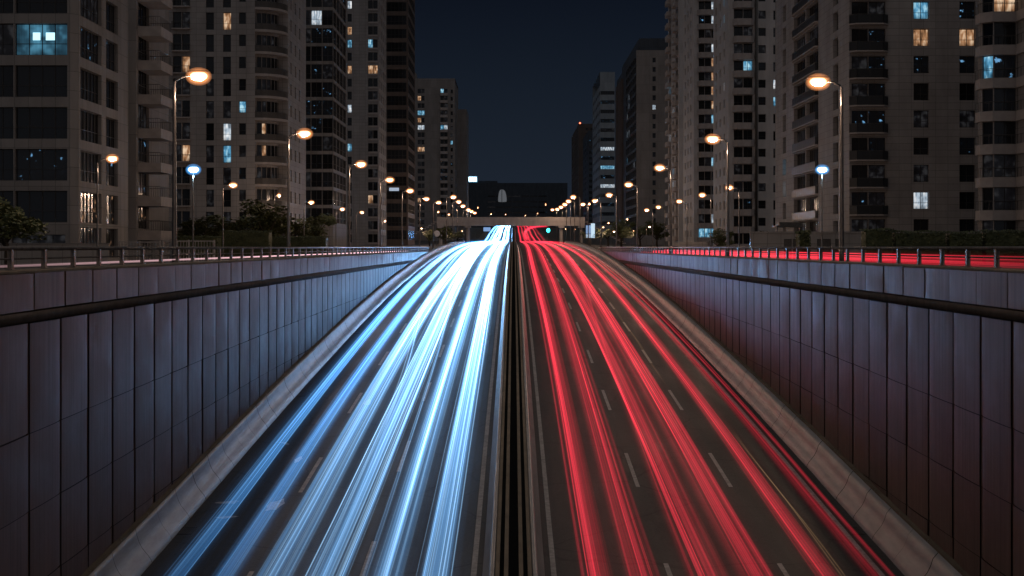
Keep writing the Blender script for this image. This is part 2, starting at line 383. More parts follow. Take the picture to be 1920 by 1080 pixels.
# ------------------------------------------------------------------ retaining walls
ROW1 = interp([(-60,-6.0),(20,-4.75),(41,-4.40),(67,-4.07),(107,-3.85),(200,-3.35)])
def set_tone(o, tones):
    me = o.data; a = me.attributes.new('tone', 'FLOAT_COLOR', 'FACE')
    flat = []
    for t in tones: flat += [t, t * .985, t * .975, 1]
    a.data.foreach_set('color', flat)
def retaining_wall(side, X, p, y_off, y_end, label):
    s = side                                     # +1: right wall, faces -x
    root = thing('retaining_wall', label, 'retaining wall', (X, 80, ROAD(80)))
    off = Vector((X, 80, ROAD(80)))
    def put(mb, name, m):
        mb.v = [(a - off.x, b - off.y, c - off.z) for a, b, c in mb.v]
        return mb.build(name, m, root, True)
    lo, hi = MB(), MB(); tl, th = [], []
    k = math.floor((-40 - y_off) / p); ny = 12
    while y_off + k * p < y_end:
        y0 = y_off + k * p; y1 = y0 + p; k += 1
        rows = [(lambda y: -.62, lambda y: -1.53, hi, th, -.13)]
        rows.append((lambda y: -1.84, ROW1, lo, tl, 0.0))
        for j in range(4):
            rows.append((lambda y, j=j: ROW1(y) - 1.88 * j, lambda y, j=j: ROW1(y) - 1.88 * (j + 1), lo, tl, 0.0))
        for (zt, zb, mb, tn, prot) in rows:
            if zt(y1) < ROAD(y1) - .3: continue
            tone = rnd.uniform(.82, 1.10); prot += rnd.uniform(-.009, .009); dz = rnd.uniform(-.006, .006); i = len(mb.v)
            tilt = rnd.uniform(-.006, .006)
            for a in range(ny + 1):
                t = (a / ny) ** .55; tt = 2 * t - 1; y = y0 + .012 + (p - .024) * t
                bow = (.055 if prot > -.05 else .022) * (1 - t ** 8) * (1 - .35 * (1 - t) ** 14) + tilt * tt
                x = X - s * (bow - prot)
                mb.v.append((x, y, zt(y) - .012 + dz)); mb.v.append((x, y, zb(y) + .012 + dz))
            # rolled edges, top and bottom returns
            for a in range(ny):
                q = (i + 2*a, i + 2*a + 1, i + 2*a + 3, i + 2*a + 2)
                mb.f.append(q if s > 0 else q[::-1]); mb.m.append(0); tn.append(tone)
            for y in (y0 + .012, y1 - .012):
                xx = X - s * (0 - prot); xb = X + s * (.09 + prot)
                mb.face([(xx, y, zt(y) - .012), (xb, y, zt(y) - .012), (xb, y, zb(y) + .012), (xx, y, zb(y) + .012)]); tn.append(tone)
    set_tone(put(hi, 'parapet_cladding', cladding), th)
    set_tone(put(lo, 'wall_cladding', cladding), tl)
    ysw = [y for y in frange(-40, y_end, 5)]
    b = MB()
    for a, c in zip(ysw[:-1], ysw[1:]):
        x0, x1 = sorted((X + s * .05, X + s * .30))
        zb = min(ROAD(a), ROAD(c)) - .5
        b.face([(x0 if s > 0 else x1, a, zb), (x0 if s > 0 else x1, c, zb), (x0 if s > 0 else x1, c, -.7), (x0 if s > 0 else x1, a, -.7)])
    put(b, 'backing_wall', dark_gap)
    # beam under the parapet, groove shade put into its dark colour, and capping stone
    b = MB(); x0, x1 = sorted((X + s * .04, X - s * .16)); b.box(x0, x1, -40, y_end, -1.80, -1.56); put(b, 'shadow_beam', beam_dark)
    b = MB(); x0, x1 = sorted((X + s * .42, X + s * -.18 )); 
    cap = [(X - s * .20, -.62), (X - s * .20, -.565), (X + s * .32, -.55), (X + s * .32, -.9)]
    b.sweep(cap, [-40, y_end], lambda y: 0); put(b, 'capping', coping)
    return root
retaining_wall(-1, XL, 2.34, 33.58, 196, 'metal clad retaining wall lit blue along the white light trails')
retaining_wall(1, XR, 2.31, 34.45, 203, 'metal clad retaining wall lit violet along the red light trails')

# ------------------------------------------------------------------ kerb barriers with rounded foot
def kerb_barrier(side, xf, xw, label):
    s = side; d = abs(xw - xf)
    prof = [(0, 0), (.03, .09), (.10, .20), (.20, .32), (.31, .46), (.40, .64), (.47, .86), (d - .14, 1.04), (d * .985, 1.06)]
    root = thing('kerb_barrier', label, 'barrier', (xf, 60, ROAD(60)))
    zf = lambda y: ROAD(y) - ROAD(60)
    y = -40.0; b = MB()
    while y < 330:
        y2 = y + 2.5 - .035
        pr = [(s * x, z) for x, z in prof]
        # slight misalignment from one cast length to the next
        dx = rnd.uniform(-.008, .008)
        b.sweep([(x + dx, z) for x, z in (pr if s < 0 else pr[::-1])], [y + (y2 - y) * k / 4 - 60 for k in range(5)], lambda q: zf(q + 60)); y += 2.5
    b.build('barrier_face', concrete, root, True)
    c = MB(); pr = [(s * (x + .02), z - .005) for x, z in prof]
    c.sweep(pr if s < 0 else pr[::-1], [y - 60 for y in frange(-40, 330, 5)], lambda q: zf(q + 60)); c.build('joint_filler', dark_gap, root, True)
    c = MB(); y = -40.0
    while y < 330:
        y2 = y + 2.97
        i = [(s * (d - .15), 1.045), (s * (d - .15), 1.13), (s * (d - .01), 1.14), (s * (d - .01), 1.06)]
        c.sweep(i if s < 0 else i[::-1], [y - 60, y2 - 60], lambda q: zf(q + 60)); y += 3.0
    c.build('coping', coping, root)
    return root
kerb_barrier(-1, -11.08, XL + .02, 'pale concrete kerb barrier below the blue lit retaining wall')
kerb_barrier(1, 11.62, XR - .02, 'pale concrete kerb barrier below the violet lit retaining wall')

# ------------------------------------------------------------------ median
def median(side, label):
    s = side; root = thing('median_barrier', label, 'median barrier', (s * .6, 60, ROAD(60)))
    zf = lambda q: ROAD(q + 60) - ROAD(60); ox = s * .6
    ysm = [y - 60 for y in frange(-60, 1000, 8)]
    P_ = lambda pts: [(s * x - ox, z) for x, z in (pts if s > 0 else pts[::-1])]
    b = MB(); b.sweep(P_([(.52, .80), (.56, .86), (.66, .86), (.72, .55), (.76, .30), (.92, .14), (.93, 0)]), ysm, zf); b.build('barrier_face', concrete, root, True)
    b = MB(); b.sweep(P_([(.15, -.3), (.15, .84), (.27, .84), (.27, .5)]), ysm, zf)
    b.sweep(P_([(.40, .5), (.40, .88), (.51, .88), (.51, .5)]), ysm, zf); b.build('kerb_edge', coping, root)
    b = MB(); b.sweep(P_([(.27, .52), (.40, .52)]), ysm, zf); b.build('planting_trough', soil, root)
    return root
median(-1, 'low concrete median barrier on the side of the white light trails')
median(1, 'low concrete median barrier on the side of the red light trails')
g = MB(); g.sweep([(-.148, .03), (.148, .03)], frange(-60, 1000, 10), ROAD); tag(g.build('drain_path', dark_gap), kind='structure')
# metal ties in the gap between the two median kerbs
tie = MB(); tie.box(-.146, .146, -.05, .05, .40, .46); tie_me = tie.mesh('gap_tie', steel_dark)

# ------------------------------------------------------------------ railings
def railing(side, X, y_off, p, y_end, label):
    root = thing('railing', label, 'railing', (X, y_off, -.54))
    post = MB(); post.box(-.05, .05, -.075, .075, 0, .47); post.box(-.08, .08, -.12, .12, -.003, .02)
    pm = post.mesh('post', steel)
    L_ = y_end - y_off + p * 20
    t = MB(); t.tube([(0, -p * 20, .50), (0, L_ - p * 20, .50)], .055, 10); t.build('top_rail', steel, root, True)
    t = MB(); t.tube([(0, -p * 20, .255), (0, L_ - p * 20, .255)], .022, 8); t.build('middle_rail', steel, root, True)
    k = -3
    while y_off + k * p < y_end:
        o = link('post', pm, root); o.location = (0, k * p, 0); k += 1
railing(-1, XL - .22, 33.0, 2.34, 196, 'steel railing with short square posts on top of the blue lit wall')
railing(1, XR + .22, 33.9, 2.31, 203, 'steel railing with short square posts on top of the violet lit wall')

# ------------------------------------------------------------------ lamps
def lamp_light(parent, loc, col, power, size=.16):
    l = bpy.data.lights.new('lamp_light', 'POINT'); l.color = col; l.energy = power; l.shadow_soft_size = size
    o = link('lamp_light', l, parent); o.location = loc; return o
WARM = (1.0, .69, .49); COLD = (.45, .78, 1.0)
def make_lamp(h, arm, cold=False, thick=.11, headscale=1.0, power=900):
    """pole at the origin; the arm reaches out along +x"""
    root = link('street_lamp', None)
    p = MB(); n = 9
    p.tube([(0, 0, h * k / n) for k in range(n + 1)], [thick * (1 - .45 * k / n) for k in range(n + 1)], 10)
    p.tube([(0, 0, 0), (0, 0, .5)], thick * 1.35, 10)
    p.build('pole', steel, root, True)
    a = MB()
    if arm > .05:
        a.tube([(0, 0, h - .05), (arm * .06, 0, h + .09), (arm * .35, 0, h + .24), (arm * .9, 0, h + .31)], thick * .42, 8)
        a.build('arm', steel, root, True)
    hx, hz = (arm, h + .30) if arm > .05 else (0, h + .1)
    s = headscale
    b = MB(); b.ball((hx, 0, hz + .17 * s), .44 * s, .18 * s, .06 * s, 14, 8)
    head = b.build('lamp_head', steel_dark, root, True)
    b = MB(); b.ball((hx + .02, 0, hz - .03 * s), .34 * s, .19 * s, .19 * s, 14, 8)
    b.build('lamp_lens', lens_cold if cold else lens_warm, head, True)
    b = MB()  # nested glowing shells imitate the halo around the lens
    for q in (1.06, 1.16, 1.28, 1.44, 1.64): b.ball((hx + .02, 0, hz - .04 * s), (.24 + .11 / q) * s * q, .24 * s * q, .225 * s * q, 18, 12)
    b.build('lamp_halo', halo_cold if cold else halo_warm, head, True)
    lamp_light(root, (hx + .02, 0, hz - .42 * s), COLD if cold else WARM, power, .16 * s)
    return root
proto = {}
def put_lamp(kind, args, loc, rz, label, group):
    if kind not in proto: proto[kind] = o = make_lamp(*args)
    else: o = copy_tree(proto[kind])
    o.location = loc; o.rotation_euler.z = rz
    tag(o, label, 'street lamp', group); return o
ORD = ['nearest', 'second nearest', 'third nearest', 'fourth nearest', 'fifth nearest', 'sixth nearest', 'seventh nearest', 'eighth nearest', 'ninth nearest', 'tenth nearest']
G1 = 'tall lamps along the sunken road'
TALL = (9.1, 1.05, False, .12, 1.15, 720)
for side, pxs in ((-1, (327, 541, 655, 713, 754, 787, 812)), (1, (1578, 1365, 1258, 1195, 1156, 1127, 1103))):
    for k, px in enumerate(pxs):
        Y = 15.0 * F / abs(px - VX)
        o = put_lamp('tall', TALL, (15.0 * side, Y, GROUND(Y)), 0 if side < 0 else math.pi,
                 f"{ORD[k]} tall orange street lamp in the row behind the {'blue' if side < 0 else 'violet'} lit wall", G1)
        if k == 0: o.scale.z = .945
    for Y in (28.5, -4.3):      # the row goes on beside and behind the camera
        put_lamp('tall', TALL, (15.0 * side, Y, GROUND(Y)), 0 if side < 0 else math.pi, f"tall orange street lamp {'just out of view' if Y > 0 else 'behind the viewpoint'}, past the {'blue' if side < 0 else 'violet'} lit wall", G1)
G2 = 'lamps along the rising road beyond the footbridge'
FARL = (11.2, 1.6, False, .14, 1.6, 1200)
for side, pts in ((-1, ((850, 369), (860, 378), (868, 386), (878, 393), (884, 396), (890, 399))), (1, ((1075, 369), (1066, 377), (1059, 383), (1052, 388), (1045, 392), (1036, 393)))):
    for k, (px, py) in enumerate(pts):
        Y = 14.2 * F / abs(px - VX); z = (VY - py) / F * Y
        put_lamp('far', FARL, (15.8 * side, Y, z - 11.5), 0 if side < 0 else math.pi,
                 f"{ORD[k]} orange lamp beyond the footbridge in the row over the {'white' if side < 0 else 'red'} trails", G2)
G3 = 'low lamps along the service roads'
LOW = (6.55, .9, False, .075, .85, 260)
for side, X, pxs in ((-1, 26., (183, 418, 570, 630, 668)), (1, 21., (1386, 1333, 1288, 1247, 1224))):
    for k, px in enumerate(pxs):
        Y = X * F / abs(px - VX)
        put_lamp('low', LOW, (X * side, Y, GROUND(Y)), 0 if side < 0 else math.pi,
                 f"{ORD[k]} slim low lamp on the service road behind the {'blue' if side < 0 else 'violet'} lit wall", G3)
G4 = 'small far lamps around the footbridge'
for px, py, Y, h, lab in ((523, 366, 188, 7.3, 'orange lamp among the dark trees before the curved pale tower'), (722, 414, 300, 5, 'faint little orange lamp before the narrow pale tower'),
        (822, 397, 380, 7, 'orange lamp just over the left end of the footbridge'), (842, 402, 395, 7, 'small orange lamp over the left span of the footbridge'),
        (896, 389, 640, 12, 'orange lamp before the left edge of the dark hall with the sail emblem'), (921, 401, 700, 10, 'orange lamp over the footbridge left of its middle'),
        (948, 402, 720, 10, 'orange lamp over the middle of the footbridge'), (1008, 400, 720, 10, 'orange lamp over the footbridge right of its middle'),
        (1023, 383, 640, 12, 'orange lamp before the right edge of the dark hall with the sail emblem'), (1105, 382, 330, 8, 'orange lamp just over the right end of the footbridge'),
        (1176, 411, 330, 5.5, 'twin headed little lamp among the trees right of the footbridge'), (1151, 434, 290, 3.2, 'low orange lamp glowing between trees beyond the red trails'),
        (1187, 433, 290, 3.2, 'bright low orange lamp among trees before the tall plain tower'), (1131, 426, 300, 4, 'faint low orange lamp right of the white light box'),
        (1061, 429, 520, 5, 'orange lamp under the footbridge right of the green traffic light'), (1078, 430, 460, 5, 'orange lamp under the right end of the footbridge'), (1141, 418, 340, 4, 'faint orange lamp left of the twin headed lamp'),
        (1218, 425, 260, 4, 'low orange lamp among trees before the plain grey tower'), (838, 436, 350, 3, 'dim lamp lighting the yellow green tree'), (790, 428, 330, 4.5, 'small orange lamp at the foot of the flat topped grey tower'),
        (866, 433, 400, 4, 'low lamp behind the green tree under the footbridge'), (985, 404, 760, 9, 'tiny orange lamp in the gap over the middle of the footbridge')):
    x, y, z = at(px, py, Y); gz = GROUND(Y)
    o = put_lamp('low', LOW, (x - .6, Y, gz), 0, lab, G4)
    o.scale = (.66, .66, max(.25, (z - gz) / 6.85))
for px, X, s_, lab in ((362, -16.2, -1, 'cold blue lamp on a slim pole behind the blue lit wall'), (1541, 16.6, 1, 'cold blue lamp on a slim pole behind the violet lit wall')):
    Y = abs(X) * F / abs(px - VX); z = (VY - 317) / F * Y
    put_lamp('cold', (5.15, .0, True, .05, .8, 350), (X, Y, z - 5.25), 0, lab, 'cold blue post lamps')

# ------------------------------------------------------------------ buildings
win_cache = {}
def window_mesh(w_, h_, kind, frm):
    key = (round(w_, 2), round(h_, 2), kind, frm.name)
    if key in win_cache: return win_cache[key]
    b = MB(); hw = w_ / 2; t = .05 if w_ < 1.2 else .06
    b.face([(-hw, .07, 0), (hw, .07, 0), (hw, .07, h_), (-hw, .07, h_)], 1)
    b.box(-hw, hw, 0, .068, 0, t); b.box(-hw, hw, 0, .068, h_ - t, h_)
    n = max(1, round(w_ / 1.05))
    for k in range(n + 1):
        x = -hw + (w_ - t) * k / n; b.box(x, x + t, .003, .066, t, h_ - t)
    if h_ > 1.3: b.box(-hw + t, hw - t, .005, .064, h_ * .36, h_ * .36 + t * .8)
    me = b.mesh('window', [frm, lit[kind]]); win_cache[key] = me; return me
class Bld:
    def __init__(s, name, label, cat, base, group=None):
        s.root = thing(name, label, cat, base, group); s.base = Vector(base); s.wall = MB(); s.wins = []
        s.parts = {}
    def P(s, x, y, z): return (x - s.base.x, y - s.base.y, z - s.base.z)
    def facade(s, p0, p1, z0, z1, openings, depth=.22, m=0, frm=None, pdim=.14, pspeck=.035):
        """outer face from p0 to p1 (seen from outside, left to right); openings (u0,u1,za,zb)"""
        O = Vector((p0[0], p0[1])); D = Vector((p1[0], p1[1])) - O; Wd = D.length; U = D / Wd; Nn = Vector((U.y, -U.x))
        us = sorted({0, Wd, *[round(o[0], 3) for o in openings], *[round(o[1], 3) for o in openings]})
        vs = sorted({z0, z1, *[round(o[2], 3) for o in openings], *[round(o[3], 3) for o in openings]})
        us = [u for u in us if 0 <= u <= Wd]; vs = [q for q in vs if z0 <= q <= z1]
        def pt(u, q, d=0): 
            a = O + U * u - Nn * d; return s.P(a.x, a.y, q)
        solid_ = {}
        for i in range(len(us) - 1):
            uc = (us[i] + us[i+1]) / 2; run = None
            for j in range(len(vs) - 1):
                vc = (vs[j] + vs[j+1]) / 2
                hole = any(o[0] < uc < o[1] and o[2] < vc < o[3] for o in openings)
                if not hole:
                    s.wall.face([pt(us[i], vs[j]), pt(us[i+1], vs[j]), pt(us[i+1], vs[j+1]), pt(us[i], vs[j+1])], m)
        ang = math.atan2(U.y, U.x)
        for (a, b, c, d) in [o[:4] for o in openings]:
            s.wall.face([pt(a, c), pt(b, c), pt(b, c, depth + .07), pt(a, c, depth + .07)], m)
            s.wall.face([pt(a, d, depth + .07), pt(b, d, depth + .07), pt(b, d), pt(a, d)], m)
            s.wall.face([pt(a, c), pt(a, c, depth + .07), pt(a, d, depth + .07), pt(a, d)], m)
            s.wall.face([pt(b, c, depth + .07), pt(b, c), pt(b, d), pt(b, d, depth + .07)], m)
        for o in openings:
            a, b, c, d = o[:4]; q = O + U * ((a + b) / 2) - Nn * depth
            r = rnd.random(); kind = o[4] if len(o) > 4 else ('dim' if r < pdim else 'speck' if r < pdim + pspeck else 'dark')
            if r > .965 and q.y > 180 and abs(Nn.x) < .5: kind = rnd.choice(('white', 'warm', 'blue', 'speck'))
            pr = proj((q.x, q.y, (c + d) / 2)); area = (b - a) * (d - c) / q.y ** 2 * (abs(Nn.x * q.x + Nn.y * q.y) / q.length)
            vis = -15 < pr[1] < 470 and -30 < pr[0] < 1950
            s.wins.append([pr, area if vis else 0, (q.x, q.y, c), ang, b - a, d - c, kind, frm or frame_dark])
    def box(s, x0, x1, y0, y1, z0, z1, m=0):
        a = s.P(x0, y0, z0); b = s.P(x1, y1, z1); s.wall.box(a[0], b[0], a[1], b[1], a[2], b[2], m)
    def part(s, name, me, x, y, z, ang=0):
        o = link(name, me, s.root); o.location = s.P(x, y, z); o.rotation_euler.z = ang; return o
    def finish(s, mats, lits=()):
        for (px, py, kind) in lits:
            best = min(s.wins, key=lambda q: (q[0][0] - px) ** 2 * .6 + (q[0][1] - py) ** 2) if s.wins else None
            if best: best[6] = kind
        s.wins.sort(key=lambda q: -q[1]); rest = {}
        for k, (pr, area, loc, ang, w_, h_, kind, frm) in enumerate(s.wins):
            if k < 99 and area > 0:
                s.part('window', window_mesh(w_, h_, kind, frm), *loc, ang)
            else: rest.setdefault((kind, frm.name), []).append((loc, ang, w_, h_, frm))
        if rest:
            b = MB(); ms = []; idx = {}
            for (kind, fn), lst in rest.items():
                for loc, ang, w_, h_, frm in lst:
                    for mm in (frm, lit[kind]):
                        if mm.name not in idx: idx[mm.name] = len(ms); ms.append(mm)
                    me = window_mesh(w_, h_, kind, frm); i = len(b.v); ca, sa = math.cos(ang), math.sin(ang); lp = s.P(*loc)
                    b.v += [(lp[0] + q.co.x * ca - q.co.y * sa, lp[1] + q.co.x * sa + q.co.y * ca, lp[2] + q.co.z) for q in me.vertices]
                    for pl in me.polygons:
                        b.f.append(tuple(i + z for z in pl.vertices)); b.m.append(idx[frm.name] if pl.material_index == 0 else idx[lit[kind].name])
            o = b.build('window', ms, s.root); o['kind'] = 'stuff'
        s.wall.build('wall', mats, s.root)
        return s.root
def floors(z_first, step, z0, z1):
    k = math.ceil((z0 - z_first) / step); out = []
    while z_first + k * step < z1: out.append(z_first + k * step); k += 1
    return out
def roof_and_back(B, x0, x1, y0, y1, z0, z1, m=0, side=None):
    """closes the block: roof, rear and the side away from the road"""
    B.wall.face([B.P(x0, y0, z1), B.P(x1, y0, z1), B.P(x1, y1, z1), B.P(x0, y1, z1)], m)
    B.wall.face([B.P(x1, y1, z0), B.P(x0, y1, z0), B.P(x0, y1, z1), B.P(x1, y1, z1)], m)
    if side != 'L': B.wall.face([B.P(x0, y1, z0), B.P(x0, y0, z0), B.P(x0, y0, z1), B.P(x0, y1, z1)], m)
    if side != 'R': B.wall.face([B.P(x1, y0, z0), B.P(x1, y1, z0), B.P(x1, y1, z1), B.P(x1, y0, z1)], m)
bal_cache = {}
def balcony_mesh(w_, d_, h_=.95, style='solid', chamfer=0.0):
    """open box on a slab; local x along the wall, outward is -y"""
    key = (w_, d_, h_, style, chamfer)
    if key in bal_cache: return bal_cache[key]
    b = MB(); hw = w_ / 2; c = chamfer
    out = [(-hw, 0), (-hw, -d_ + c), (-hw + c, -d_), (hw - c, -d_), (hw, -d_ + c), (hw, 0)] if c else [(-hw, 0), (-hw, -d_), (hw, -d_), (hw, 0)]
    inn = [(x * (1 - .16 / w_), y * (1 - .12 / d_) if y else 0) for x, y in out]
    b.face([(x, y, -.16) for x, y in out[::-1]]); b.face([(x, y, 0.0) for x, y in out])
    for (p, q) in zip(out[:-1], out[1:]): b.face([(p[0], p[1], -.16), (q[0], q[1], -.16), (q[0], q[1], 0), (p[0], p[1], 0)])
    if style == 'solid':
        for (p, q, pi, qi) in zip(out[:-1], out[1:], inn[:-1], inn[1:]):
            b.face([(p[0], p[1], 0), (q[0], q[1], 0), (q[0], q[1], h_), (p[0], p[1], h_)])
            b.face([(pi[0], pi[1], 0), (qi[0], qi[1], 0), (qi[0], qi[1], h_), (pi[0], pi[1], h_)])
            b.face([(p[0], p[1], h_), (q[0], q[1], h_), (qi[0], qi[1], h_), (pi[0], pi[1], h_)])
    else:
        for (p, q) in zip(inn[:-1], inn[1:]):
            if style == 'glass': b.face([(p[0], p[1], .05), (q[0], q[1], .05), (q[0], q[1], h_ - .04), (p[0], p[1], h_ - .04)], 2)
            b.tube([(p[0], p[1], h_), (q[0], q[1], h_)], .03, 6, 1)
            ln = math.hypot(q[0] - p[0], q[1] - p[1]); n = max(1, round(ln / (1.2 if style == 'glass' else .22)))
            for k in range(n + 1):
                x = p[0] + (q[0] - p[0]) * k / n; y = p[1] + (q[1] - p[1]) * k / n; r = .018 if style == 'glass' else .011
                b.box(x - r, x + r, y - r, y + r, 0, h_, 1)
    me = b.mesh('balcony', [trim, steel_dark, balcony_glass]); bal_cache[key] = me; return me
GZ = -1.3
AP = 'residential tower'
TOW = 'residential towers along the sunken road'

# --- left 1: block with ribbon windows and chamfered corner
H = 26.0; B = Bld('apartment_block', 'pale block with wide ribbon windows, one lit blue, beside the orange lamp', 'apartment block', (-45, 120, GZ), TOW)
fl = floors(15.5, 3.38, 0.5, H - 3)
op = []
for z in fl:
    for (a, b) in ((-60.0, -54.3), (-54.0, -48.5), (-48.3, -44.4), (-44.3, -40.4), (-40.3, -36.05)): op.append((a + 62, b + 62, z, z + 2.56))
for (a, b) in ((-46, -40.9), (-40.6, -36.2)): op.append((a + 62, b + 62, -.9, 1.0))
B.facade((-62, 112), (-35.8, 112), GZ, H, op, .3)
B.facade((-35.8, 112), (-35.3, 112.5), GZ, H, [])
op = []
for z in fl + [-.95]: op += [(.5, 6.3, z, z + 2.56), (7.6, 11.2, z, z + 2.56)]
B.facade((-35.3, 112.5), (-35.3, 127), GZ, H, op, .3, pspeck=.15)
roof_and_back(B, -62, -35.3, 112, 127, GZ, H, 0, 'R')
for xa_, xb_ in ((-38.95, -38.35), (-37.9, -37.15)):  # upright bright room screens, glowing just before the glass
    b = MB(); b.face([(xa_, 0, 0), (xb_, 0, 0), (xb_, 0, .62), (xa_, 0, .62)]); o = b.build('lit_screen', emit('cool_lit_screen', (.45,.85,1.0), 1.6, False), B.root); o.location = (-B.base.x, 112.36 - B.base.y, 16.75 - B.base.z)
B.finish([W_pale_b], [(79, 73, 'room'), (60, 73, 'room'), (168, 375, 'ember'), (211, 390, 'ember'), (90, 310, 'speck'), (168, 455, 'dim'), (211, 455, 'ember')])

# --- left 1b: rear wing with stacked balconies
H = 30.0; B = Bld('apartment_wing', 'grey rear wing with a stack of projecting balconies beside the ribbon window block', 'apartment block', (-42, 142, GZ), TOW)
fl = floors(23.0 - .9, 3.38, 0, H - 3)
op = [(.8, 4.8, z - .0, z + 2.45) for z in fl]
B.facade((-50, 137), (-37.3, 137), GZ, H, [])
B.facade((-37.3, 137), (-37.3, 150), GZ, H, op, .25, pspeck=.2)
roof_and_back(B, -50, -37.3, 137, 150, GZ, H, 0, 'R')
bm_ = balcony_mesh(4.6, 2.3, 1.0, 'bars')
for z in fl:
    o = B.part('balcony', bm_, -37.3, 139.9, z - .75 + .55, math.pi / 2)
    par = MB(); par.box(-2.32, 2.32, -2.32, -.0, -.95, -.17); B.part('balcony_fascia', bpy.data.meshes.get('fascia_mesh') or par.mesh('fascia_mesh', trim), -37.3, 139.9, z - .2, math.pi / 2)
B.finish([W_grey], [(292, 270, 'speck'), (270, 390, 'ember')])

# --- left 2: pale tower with rounded corner balconies
H = 44.0; B = Bld('apartment_tower', 'tall pale tower with rounded corner balconies behind the nearest orange lamp', AP, (-40, 205, GZ), TOW)
fl = floors(31.2, 3.1, 0.2, H - 2.6); k_ = 194 / F; op = []
def X2(px): return (px - VX) * k_
for z in fl:
    op += [(X2(324) - X2(290), X2(340) - X2(290), z - .6, z + 1.7), (X2(341) - X2(290), X2(356) - X2(290), z - .6, z + 1.7), (X2(386) - X2(290), X2(401) - X2(290), z - .8, z + 1.6),
           (X2(418) - X2(290), X2(433) - X2(290), z - .8, z + 1.6), (X2(448) - X2(290), X2(461) - X2(290), z, z + 1.6)]
B.facade((X2(290), 194), (-36.2, 194), GZ, H, op, .28, pdim=.35)
inner = []; outer = []
for k in range(7):
    a = math.pi / 2 * k / 6
    inner.append((-36.2 + 2.7 * math.sin(a), 198 - 2.7 * math.cos(a))); outer.append((-36.2 + 4 * math.sin(a), 198 - 4 * math.cos(a)))
for p, q in zip(inner[:-1], inner[1:]):
    ln = math.dist(p, q)
    B.facade(p, q, GZ, H, [(.04, ln - .04, z - .6, z + 1.75) for z in fl], .1, pdim=.3)
B.facade((-36.2, 194), (-36.2, 195.3), GZ, H, []); B.facade((-33.5, 198), (-32.2, 198), GZ, H, [])
op = []
for z in fl: op += [(u, u + 1.3, z, z + 1.6) for u in (2, 6, 10)]
B.facade((-32.2, 198), (-32.2, 215), GZ, H, op)
roof_and_back(B, X2(290), -32.2, 194, 215, GZ, H, 0, 'R')
slab = MB(); n = len(outer)
for p, q, pi, qi in zip(outer[:-1], outer[1:], inner[:-1], inner[1:]):
    for z0, z1, mm in ((-1.05, -.70, 0), (-.70, .15, 1)):
        d = .06 if mm else 0
        f_ = lambda t: (t[0] - (t[0] + 36.2) * d * .25, t[1] - (t[1] - 198) * d * .25)
        a_, b_ = f_(p), f_(q)
        slab.face([(*a_, z0), (*b_, z0), (*b_, z1), (*a_, z1)], mm)
    slab.face([(*p, -1.05), (*pi, -1.05), (*qi, -1.05), (*q, -1.05)]); slab.face([(*p, -.70), (*q, -.70), (*qi, -.70), (*pi, -.70)])
slab.v = [(x + 36.2, y - 198, z) for x, y, z in slab.v]
sm = slab.mesh('curved_balcony', [trim, steel_dark])
for z in fl: B.part('balcony', sm, -36.2, 198, z)
bm_ = balcony_mesh(2.6, .7, .95, 'bars')
for z in fl[::1]: B.part('balcony', bm_, X2(340), 194, z - .65)
B.finish([W_pale], [(350, 107, 'warm'), (350, 278, 'warm'), (455, 198, 'blue'), (455, 238, 'speck'), (425, 20, 'warm'), (491, 280, 'warm'), (455, 320, 'speck'), (425, 200, 'dim'), (348, 400, 'speck'), (455, 280, 'dim')])

# --- left 3: dark glass tower with pale floor bands
H = 54.0; B = Bld('glass_tower', 'dark glass tower with thin pale floor bands behind the second orange lamp', 'tower', (-35, 250, GZ), TOW)
k_ = 239 / F; fl = floors((VY - 47) * k_, 3.1, 3.0, H - 3); op = []
x0, x1 = (562 - VX) * k_, (625 - VX) * k_
for z in fl: op += [(.05 + u * (x1 - x0) / 3, (u + 1) * (x1 - x0) / 3 - .05, z, z + 2.55) for u in range(3)]
B.facade((x0, 239), (x1, 239), GZ, H, op, .12, pdim=.2, pspeck=.1)
op = []
for z in fl: op += [(.06 + u * 4.6, 4.5 + u * 4.6, z, z + 2.55) for u in range(4)]
B.facade((x1, 239), (x1, 258), GZ, H, op, .12, pdim=.2, pspeck=.1)
B.facade((x0 - 2.3, 238.2), (x0, 238.2), GZ, H, [(.9, 1.9, z, z + 1.6) for z in fl], .15)
B.facade((x0, 238.2), (x0, 239), GZ, H, [])
roof_and_back(B, x0 - 2.3, x1, 239, 258, GZ, H, 0, 'R')
B.finish([W_pale_b], [(594, 40, 'white'), (598, 70, 'speck'), (556, 45, 'white'), (556, 80, 'white'), (556, 98, 'warm'), (615, 200, 'speck'), (595, 200, 'speck'), (638, 300, 'speck'), (610, 340, 'speck')])

# --- left 4: narrow pale tower
H = 72.0; B = Bld('apartment_tower', 'narrow pale tower with a blank pier and lit blue windows along its edge', AP, (-36, 340, GZ), TOW)
k_ = 331 / F; X4 = lambda px: (px - VX) * k_
fl = floors((VY - 138) * k_, 3.1, 0.4, H - 3); op = []
for z in fl: op += [(X4(651.5) - X4(648), X4(659.5) - X4(648), z, z + 1.9), (X4(690) - X4(648), X4(699) - X4(648), z, z + 2.0), (X4(699.5) - X4(648), X4(708) - X4(648), z, z + 2.0)]
B.facade((X4(648), 331), (X4(710), 331), GZ, H, op, .3)
op = []
for z in fl: op += [(u, u + 2.2, z, z + 1.9) for u in (2, 6.5, 11, 15.5)]
B.facade((X4(710), 331), (X4(710), 351), GZ, H, op, .3)
roof_and_back(B, X4(648), X4(710), 331, 351, GZ, H, 0, 'R')
sill = MB(); sill.box(-1.2, 1.2, -.25, 0, -.45, -.05); sme = sill.mesh('window_ledge', trim)
for z in fl: B.part('window_ledge', sme, X4(699.5), 331, z)
